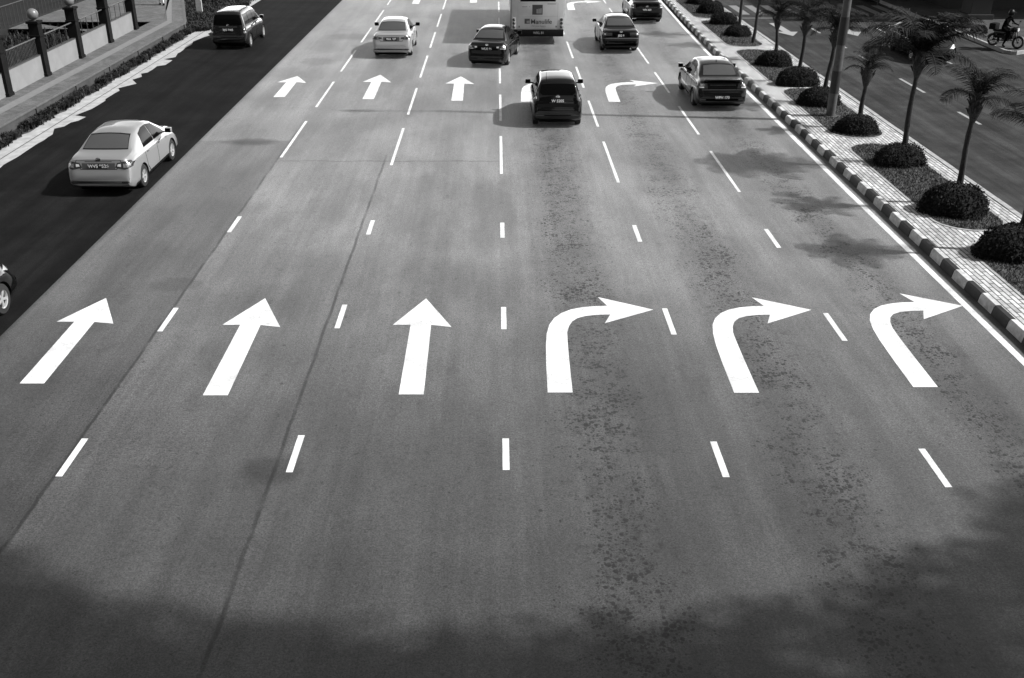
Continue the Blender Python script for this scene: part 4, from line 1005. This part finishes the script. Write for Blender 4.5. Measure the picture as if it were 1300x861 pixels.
# sunken dark garden strip and inner court
sheet('garden_strip', -24.0, -17.6, -20, 52, .02, M['ground'] if False else M['soil'])
rnd = random.Random(9); q = MB()
for _ in range(520):
    yy = rnd.uniform(34, 52); xx = rnd.uniform(-23.6, -18.1); tuft(q, xx, yy, rnd.uniform(.3, .8), 16, .2)
tag(q.build('shrubbery', M['hedge']), 'dark low shrubbery behind the pillar fence', 'shrubbery', kind='stuff')
q = MB(); q.box(-60, -24.05, 20, 62.5, -.2, .55); tag(q.build('inner_court', M['court']), kind='structure')
# inner railing on the court edge
ir = empty('court_railing', (-24.15, 50, .55)); tag(ir, 'thin dark railing along the edge of the inner court behind the pillar fence', 'railing')
q = MB()
for k in range(60): q.box(-.012, .012, -14 + k * .42, -14 + k * .42 + .024, 0, .95)
q.build('bars', M['rail'], ir)
q = MB(); q.tube([(0, -14, .96), (0, 11, .96)], .025, 6); q.build('top_rail', M['rail'], ir, True)
iw = MB(); iw.box(-24.6, -24.4, 41.5, 46.2, .55, 1.5, bev=.01)
tag(iw.build('screen_wall', M['walk_edge']), 'short pale screen wall seen behind the railing at the left edge', 'low wall')
# dark arcaded building
bd = empty('arcade_building', (-33, 66, 0)); tag(bd, 'black shaded building front with round columns at the top left corner', 'building')
q = MB(); q.box(-26, 8.6, 1.2, 14, .3, 9, 0); q.build('recessed_wall', M['darkwall'], bd)
q = MB(); q.box(-26.5, 9.0, -3.6, 14.2, 5.2, 9.2, 0); q.build('upper_floor', M['darkwall'], bd)
for xx in (8.35, 4.2, -.3, -4.8, -9.3):
    q = MB(); q.lathe([(.40, .5), (.40, .8), (.30, .86), (.28, 5.25)], 18, T(xx, -6.4 + 3.4, 0)); q.build('column', M['bld_col'], bd, True)
for k in range(6):
    q = MB(); q.box(-24 + k * 5.4, -20.4 + k * 5.4, 1.17, 1.22, .7, 3.6); q.build('window', M['darkglass'], bd)

# ------------------------------------------------------------------ right side: island, shrubs, building with steps
q = MB()
corner = [(23.35, 150), (23.32, 60), (23.30, 46.9)]
for k in range(7):
    a = R_(180 + 75 * k / 6); corner.append((23.85 + .55 * math.cos(a), 46.6 + .55 * math.sin(a)))
corner += [(25.2, 46.9), (30, 50), (60, 60)]
isl = corner + [(60, 150)]
q.add([(p[0], p[1], .14) for p in isl], [tuple(range(len(isl)))]); tag(q.build('paved_island', M['plaza']), kind='structure')
q = MB()
for a, c in zip(corner, corner[1:]):
    d_ = (Vector(c) - Vector(a)).normalized(); nx, ny = -d_.y * .13, d_.x * .13
    if nx * 1 + 0 < 0 and False: pass
    q.add([(a[0] - nx * -0, a[1], 0), (c[0], c[1], 0), (c[0], c[1], .155), (a[0], a[1], .155)], [(0, 1, 2, 3)])
    q.add([(a[0], a[1], .155), (c[0], c[1], .155), (c[0] + nx, c[1] + ny, .155), (a[0] + nx, a[1] + ny, .155)], [(0, 1, 2, 3)])
tag(q.build('island_kerb', M['kerb_white'] if False else M['kerb_grey']), kind='structure')
for (x, y, s_, lab) in ((24.15, 54.9, .55, 'tiny rounded shrub along the island kerb, farthest from the motorcycle'), (24.15, 53.0, .55, 'tiny rounded shrub along the island kerb, second from the motorcycle'),
                        (24.2, 51.2, .55, 'tiny rounded shrub along the island kerb, closest behind the motorcycle'), (25.3, 47.9, .3, 'tiny shrub in front of the motorcycle wheel')):
    o = bpy.data.objects.new('clipped_shrub', SM[1]); COL.objects.link(o); o.location = (x, y, .14); o.scale = (s_, s_, s_); tag(o, lab, 'shrub')
rb = empty('stone_building', (30, 63, 0)); tag(rb, 'black building mass with broad steps and a square column at the top right corner', 'building')
for k in range(6):
    q = MB(); q.box(-7.4 + .0, -4.0, .2 + k * .38, .2 + (k + 1) * .38 - .004, .14, .26 + k * .14, bev=.01); q.build('step', M['step'], rb)
q = MB(); q.box(-4.4, -3.3, -7.4, -6.2, .14, 6.2, bev=.02); q.box(-4.55, -3.15, -7.55, -6.05, .14, .4, bev=.02); q.build('column', M['darkwall'], rb)
q = MB(); q.box(-8.5, 26, 3.0, 16, .1, 9); q.build('wall', M['darkwall'], rb)
q = MB(); q.box(-4.0, 26, -3.5, 3.0, .14, 1.4); q.build('podium', M['darkwall'], rb)
q = MB(); q.box(-5, 26, -8.0, 16, 6.2, 9); q.build('canopy', M['darkwall'], rb)
for k in range(5):
    q = MB(); q.box(-3 + k * 5, 1 + k * 5, 2.95, 3.01, 1.6, 5); q.build('window', M['darkglass'], rb)
gp = empty('guide_post', (22.9, 62.0, 0)); tag(gp, 'thin dark pole at the kerb beyond the crossing', 'pole')
q = MB(); q.lathe([(.06, 0), (.05, 3.2)], 10); q.build('post', M['band'], gp, True)
q = MB(); q.box(-.16, .16, -.09, .09, 2.4, 3.2, bev=.02); q.build('signal_box', M['band'], gp)

# ------------------------------------------------------------------ people and motorcycle
def skin_figure(joints, bones, name, m, parent, sub=2):
    """joints: name -> (pos, radius)"""
    me = bpy.data.meshes.new(name); keys = list(joints); vs = [joints[k][0] for k in keys]
    me.from_pydata(vs, [(keys.index(a), keys.index(b)) for a, b in bones], []); o = bpy.data.objects.new(name, me); COL.objects.link(o)
    sk = o.modifiers.new('s', 'SKIN'); sk.use_smooth_shade = True
    me.skin_vertices.new() if not me.skin_vertices else None
    for i, k in enumerate(keys):
        r = joints[k][1]; r = r if hasattr(r, '__len__') else (r, r); me.skin_vertices[0].data[i].radius = r
        me.skin_vertices[0].data[i].use_root = (i == 0)
    sb = o.modifiers.new('u', 'SUBSURF'); sb.levels = sub; sb.render_levels = sub
    bpy.context.view_layer.update()
    m2 = bpy.data.meshes.new_from_object(o.evaluated_get(bpy.context.evaluated_depsgraph_get())); o.modifiers.clear(); o.data = m2; m2.name = name
    m2.materials.clear(); m2.materials.append(m); m2.polygons.foreach_set('use_smooth', [True] * len(m2.polygons)); o.parent = parent
    return o

def head(parent, c, r, m):
    q = MB(); n = 14; prof = []
    for k in range(n + 1):
        t = math.pi * k / n; prof.append((max(.002, r * .78 * math.sin(t) * (1 - .18 * (math.cos(t) < 0) * abs(math.cos(t)))), -r * 1.12 * math.cos(t)))
    q.lathe(prof, 16, T(*c)); return q.build('head', m, parent, True, 80)

# pedestrian, walking away to the far end of the walkway
pd = empty('person', (-18.95, 58.6, WZ), R_(15)); tag(pd, 'pedestrian in long white top and dark shoes walking along the walkway', 'person')
J = dict(pel=((0, 0, .93), (.15, .11)), spine=((0, 0, 1.15), (.14, .10)), chest=((0, 0, 1.34), (.17, .11)), neck=((0, .0, 1.50), .055), hd=((0, .01, 1.58), .06),
    shL=((-.17, 0, 1.42), .06), elL=((-.24, -.08, 1.16), .045), wrL=((-.22, .05, .93), .03), haL=((-.215, .08, .85), (.03, .02)), shR=((.17, 0, 1.42), .06), elR=((.24, -.06, 1.16), .045), wrR=((.24, .06, .94), .03), haR=((.24, .09, .86), (.03, .02)),
    hpL=((-.09, 0, .88), .09), knL=((-.10, .16, .52), .06), anL=((-.10, .18, .11), .042), toL=((-.10, .30, .05), (.045, .03)), hpR=((.09, 0, .88), .09), knR=((.10, .02, .50), .06), anR=((.10, -.22, .13), .042), toR=((.10, -.12, .04), (.045, .03)))
BN = [('pel', 'spine'), ('spine', 'chest'), ('chest', 'neck'), ('neck', 'hd'), ('chest', 'shL'), ('shL', 'elL'), ('elL', 'wrL'), ('wrL', 'haL'), ('chest', 'shR'), ('shR', 'elR'), ('elR', 'wrR'), ('wrR', 'haR'),
      ('pel', 'hpL'), ('hpL', 'knL'), ('knL', 'anL'), ('anL', 'toL'), ('pel', 'hpR'), ('hpR', 'knR'), ('knR', 'anR'), ('anR', 'toR')]
bd_ = skin_figure(J, BN, 'body', M['cloth_white'], pd)
head(bd_, (0, .01, 1.68), .13, M['skin'])
q = MB(); q.lathe([(.002, .150), (.06, .14), (.105, .08), (.115, 0), (.10, -.07)], 14, T(0, -.01, 1.685)); q.build('hair', M['cloth_dark'], bd_, True)
q = MB(); q.lathe([(.155, 1.40), (.165, 1.2), (.175, .95), (.235, .42)], 16, Matrix.Diagonal((1, .82, 1, 1)), cap=False); q.build('tunic', M['cloth_white'], pd, True)
for jx, jy, jz, a in ((-.10, .24, .04, 0), (.10, -.16, .05, -.2)):
    q = MB(); q.box(-.05, .05, -.15, .13, -.045, .05, 0, T(jx, jy, jz) @ RX(a), bev=.025); q.build('shoe', M['trim'], pd, True)
q = MB(); q.box(-.37, -.23, -.16, .16, .45, .78, bev=.04); q.tube([(-.30, -.08, .78), (-.29, 0, .90), (-.30, .08, .78)], .008, 5); bag = tag(q.build('shopping_bag', M['cloth_white'], None, True), 'white bag carried low at the side of the pedestrian in white', 'bag')
bag.location = pd.location; bag.rotation_euler = pd.rotation_euler

# motorcycle, heading +Y locally
mo = empty('motorcycle', (23.68, 47.3, .14), R_(-140)); tag(mo, 'dark motorcycle with a large front wheel waiting on the paved island corner', 'motorcycle')
def moto_wheel(y):
    w_ = empty('wheel', (0, y, .30), 0, mo)
    q = MB(); ring = []; n, k2 = 28, 8; vs = []; fs = []
    for i in range(n):
        a = 2 * math.pi * i / n
        for j in range(k2):
            b = 2 * math.pi * j / k2; r = .255 + .055 * math.cos(b); vs.append((.07 * math.sin(b), r * math.cos(a), r * math.sin(a)))
    for i in range(n):
        for j in range(k2): fs.append((i * k2 + j, i * k2 + (j + 1) % k2, ((i + 1) % n) * k2 + (j + 1) % k2, ((i + 1) % n) * k2 + j))
    q.add(vs, fs); q.build('tyre', M['rubber'], w_, True)
    q = MB(); q.lathe([(.225, -.02), (.215, 0), (.225, .02)], 24, RY(R_(90)), cap=False); q.lathe([(.05, -.05), (.05, .05)], 12, RY(R_(90)))
    for k in range(10): a = 2 * math.pi * k / 10; q.tube([(0, .04 * math.cos(a), .04 * math.sin(a)), (0, .22 * math.cos(a), .22 * math.sin(a))], .006, 4)
    q.build('rim', M['dull_alloy'], w_, True)
moto_wheel(-.64); moto_wheel(.64)
q = MB(); q.tube([(0, .42, .92), (0, .1, .72), (0, -.3, .66), (0, -.75, .74)], [.03, .035, .03, .02], 8); q.tube([(0, .1, .7), (0, .12, .35), (0, -.15, .3), (0, -.64, .30)], .028, 8)
for sx in (-.08, .08): q.tube([(sx, -.64, .3), (sx, -.45, .66)], .018, 6)
q.build('frame', M['trim'], mo, True)
q = MB(); q.box(-.13, .13, -.18, .2, .3, .56, bev=.05); q.lathe([(.07, 0), (.07, .2)], 12, T(0, .14, .45) @ RX(R_(-40))); q.build('engine', M['dull_alloy'], mo, True)
q = MB(); q.box(-.12, .12, -.12, .36, .66, .88, bev=.08); q.build('fuel_tank', M['black'], mo, True)
q = MB(); q.box(-.14, .14, -.70, -.08, .72, .82, bev=.04); q.build('seat', M['trim'], mo, True)
q = MB()
for sx in (-.09, .09): q.tube([(sx, .64, .30), (sx * .9, .48, .72), (sx * .8, .42, .95)], [.022, .025, .022], 8)
q.build('fork', M['dull_alloy'], mo, True)
q = MB(); q.tube([(-.36, .28, 1.06), (-.2, .38, 1.04), (0, .42, .98), (.2, .38, 1.04), (.36, .28, 1.06)], .016, 8); hb_ = q.build('handlebar', M['trim'], mo, True)
for sx in (-1, 1):
    q = MB(); q.tube([(sx * .26, .34, 1.05), (sx * .33, .36, 1.22)], .007, 5); q.box(sx * .34 - .06, sx * .34 + .06, .34, .365, 1.2, 1.28, bev=.01); q.build('mirror', M['trim'], hb_, True)
q = MB(); q.lathe([(.04, -.1), (.085, -.03), (.09, .02)], 14, T(0, .52, .90) @ RX(R_(-90))); q.build('headlamp', M['lens_clear'], mo, True)
def fender(y, a0, a1):
    q = MB(); vs = []; n = 8
    for k in range(n + 1):
        a = R_(a0 + (a1 - a0) * k / n)
        for x in (-.06, .06): vs.append((x, y + .335 * math.cos(a), .30 + .335 * math.sin(a)))
        for x in (.055, -.055): vs.append((x, y + .322 * math.cos(a), .30 + .322 * math.sin(a)))
    q.add(vs, [(k * 4 + j, k * 4 + (j + 1) % 4, (k + 1) * 4 + (j + 1) % 4, (k + 1) * 4 + j) for k in range(n) for j in range(4)]); return q.build('mudguard', M['dull_alloy'], mo, True)
fender(.64, 30, 140); fender(-.64, 40, 165)
q = MB(); q.tube([(.14, .12, .3), (.16, -.2, .2), (.17, -.8, .3)], [.02, .03, .04], 8); q.build('exhaust', M['chrome'], mo, True)
q = MB(); q.box(-.2, .2, -.90, -.56, .79, 1.10, bev=.05); q.build('top_box', M['trim'], mo, True)
q = MB(); q.box(-.17, .17, -.62, .05, .42, .76, bev=.07); q.box(-.24, .24, .22, .34, .42, .98, bev=.05); q.box(-.15, .15, .3, .52, .78, 1.0, bev=.06); q.build('fairing', M['black'], mo, True)
rd = empty('person', mo.location, mo.rotation_euler.z); tag(rd, 'motorcyclist in dark clothes and dark helmet astride the motorcycle, hands on the bars', 'person')
J = dict(pel=((0, -.22, .92), (.16, .13)), spine=((0, -.18, 1.12), (.14, .11)), chest=((0, -.08, 1.32), (.17, .12)), neck=((0, -.02, 1.46), .06), hd=((0, .0, 1.53), .06),
    shL=((-.18, -.06, 1.38), .062), elL=((-.30, .08, 1.14), .045), wrL=((-.33, .25, 1.08), .03), haL=((-.34, .31, 1.075), (.035, .025)), shR=((.18, -.06, 1.38), .062), elR=((.30, .08, 1.14), .045), wrR=((.33, .25, 1.08), .03), haR=((.34, .31, 1.075), (.035, .025)),
    hpL=((-.12, -.18, .88), .10), knL=((-.22, .22, .74), .07), anL=((-.22, .06, .36), .045), toL=((-.22, .2, .28), (.045, .035)), hpR=((.12, -.18, .88), .10), knR=((.22, .22, .74), .07), anR=((.24, .02, .12), .045), toR=((.24, .16, .05), (.045, .035)))
b_ = skin_figure(J, BN, 'body', M['cloth_dark'], rd)
head(b_, (0, .03, 1.62), .12, M['skin'])
q = MB(); q.lathe([(.002, .165), (.08, .15), (.135, .08), (.15, 0), (.145, -.07), (.13, -.11)], 16, T(0, .0, 1.66)); hm = q.build('helmet', M['helmet'], rd, True)
q = MB(); q.box(-.09, .09, .09, .22, 1.69, 1.71, bev=.004); q.build('visor_peak', M['helmet'], hm, True)

mo.scale = rd.scale = (1.12, .9, .92)
# ------------------------------------------------------------------ added rain trees, out of view, placed to shade the near road
def leaf_cloud(seed, lobes, n, s0):
    rnd = random.Random(seed); q = MB(); tot = sum(l[3] ** 2 * l[4] for l in lobes)
    for (cx, cy, cz, r, rz_) in lobes:
        for _ in range(int(n * r * r * rz_ / tot)):
            while True:
                p = Vector((rnd.uniform(-1, 1), rnd.uniform(-1, 1), rnd.uniform(-1, 1)))
                if .25 < p.length < 1: break
            p = p.normalized() * p.length ** .5
            c = Vector((cx + p.x * r, cy + p.y * r, cz + p.z * rz_))
            for _ in range(3):
                o = c + Vector((rnd.gauss(0, .22), rnd.gauss(0, .22), rnd.gauss(0, .12)))
                u = Vector((rnd.gauss(0, 1), rnd.gauss(0, 1), rnd.gauss(0, .5))).normalized(); v = u.cross(Vector((rnd.gauss(0, .5), rnd.gauss(0, .5), 1))).normalized()
                a, b = s0 * rnd.uniform(.7, 1.3), s0 * rnd.uniform(.35, .6)
                q.add([o - u * a, o - v * b, o + u * a, o + v * b], [(0, 1, 2, 3)])
    return q
def added_tree(x, y, lobes, label, seed):
    root = empty('added_shade_tree', (x, y, .15)); tag(root, label, 'tree')
    q = MB(); q.tube([(0, 0, 0), (.02, .02, .6), (.05, -.02, 2), (.1, 0, 4), (0, .1, 6)], [.42, .34, .28, .25, .2], 14)
    q.build('trunk', M['bark'], root, True, 60)
    q = MB()
    for (cx, cy, cz, r, rz_) in lobes:
        q.tube([(.05, .05, 4.6), (cx * .3, cy * .3, 5.8 + cz * .1), (cx * .7, cy * .7, cz - .6), (cx, cy, cz)], [.15, .11, .07, .03], 8)
    q.build('limbs', M['bark'], root, True, 60)
    leaf_cloud(seed, lobes, 7800, .15).build('crown', M['tree_leaf'], root)
def lobe_for(sx, sy, z, r, rz_, tx, ty):
    """crown lobe at height z whose shade falls on the road at (sx, sy)"""
    k = z / math.tan(R_(ELEV)) ; return (sx + k * .995 - tx, sy - k * .0995 - ty, z, r, rz_)
added_tree(12.0, 3.0, [lobe_for(*a, 12.0, 3.0) for a in ((9.0, 10.6, 9.6, 1.9, .9), (6.8, 8.6, 9.4, 2.1, 1.0), (4.2, 7.4, 9.6, 2.2, 1.1), (1.6, 7.0, 9.9, 2.2, 1.1), (-.6, 6.9, 10.4, 2.1, 1.1), (3.0, 4.4, 10.8, 2.6, 1.4), (7.0, 5.2, 10.4, 2.4, 1.3), (-1.0, 4.2, 11.2, 2.4, 1.2))],
          'big spreading tree added out of view to shade the near road', 31)
added_tree(11.9, -2.5, [lobe_for(*a, 11.9, -2.5) for a in ((-2.6, 7.0, 14.0, 2.2, 1.1), (-5.0, 7.4, 14.6, 2.2, 1.1), (-7.3, 8.6, 15.2, 2.1, 1.0), (-9.6, 9.8, 16.0, 2.1, 1.0), (-4.0, 4.4, 15.4, 2.8, 1.5), (-7.6, 5.6, 16.4, 2.6, 1.4), (-1.0, 4.0, 14.8, 2.6, 1.4))],
          'taller spreading tree added out of view to shade the near left lanes', 37)

# ------------------------------------------------------------------ behind the camera: the footbridge the photo was taken from, and unseen office blocks added to darken car reflections
fb = empty('footbridge', (0, -1.4, 0)); tag(fb, 'covered concrete footbridge across the road, under the viewpoint', 'footbridge')
q = MB(); q.box(-24, 28, -1.3, 1.3, 6.2, 6.8, bev=.02); q.build('deck', M['kerb_grey'], fb)
for yy in (-1.3, 1.2):
    q = MB(); q.box(-24, 28, yy, yy + .1, 6.802, 7.75); q.build('parapet', M['kerb_grey'], fb)
q = MB(); q.box(-24, 28, -1.7, 1.7, 9.6, 9.75); q.build('roof', M['kerb_grey'], fb)
for xx in (-19.5, 11.3, 26):
    q = MB(); q.box(xx - .35, xx + .35, -.35, .35, 0, 6.195, bev=.03); q.build('pier', M['kerb_grey'], fb)
for k in range(14):
    for yy in (-1.24, 1.24): q = MB(); q.box(-23.5 + k * 3.9, -23.42 + k * 3.9, yy - .04, yy + .04, 6.81, 9.59); q.build('post', M['rail'], fb)
for i, (x, y, w_, d_, h_) in enumerate(((-52, -62, 34, 30, 38), (-12, -95, 40, 30, 52), (34, -80, 36, 30, 44), (-48, -18, 24, 34, 26))):
    ob = empty('added_office_block', (x, y, 0)); tag(ob, ('dark office block added unseen on the left behind the footbridge', 'tallest dark office block, added unseen behind the footbridge', 'dark office block added unseen on the right behind the footbridge', 'lower office block added unseen at the left of the footbridge')[i], 'building')
    q = MB(); q.box(-w_ / 2, w_ / 2, -d_ / 2, d_ / 2, 0, h_); q.build('wall', M['step'], ob)
    q = MB()
    for k in range(int(h_ / 4)): q.box(-w_ / 2 + 1, w_ / 2 - 1, d_ / 2 - .1, d_ / 2 + .06, 2 + k * 4, 4.2 + k * 4); q.box(w_ / 2 - .1, w_ / 2 + .06, -d_ / 2 + 1, d_ / 2 - 1, 2 + k * 4, 4.2 + k * 4)
    wn_ = q.build('window_bands', M['darkglass'], ob)
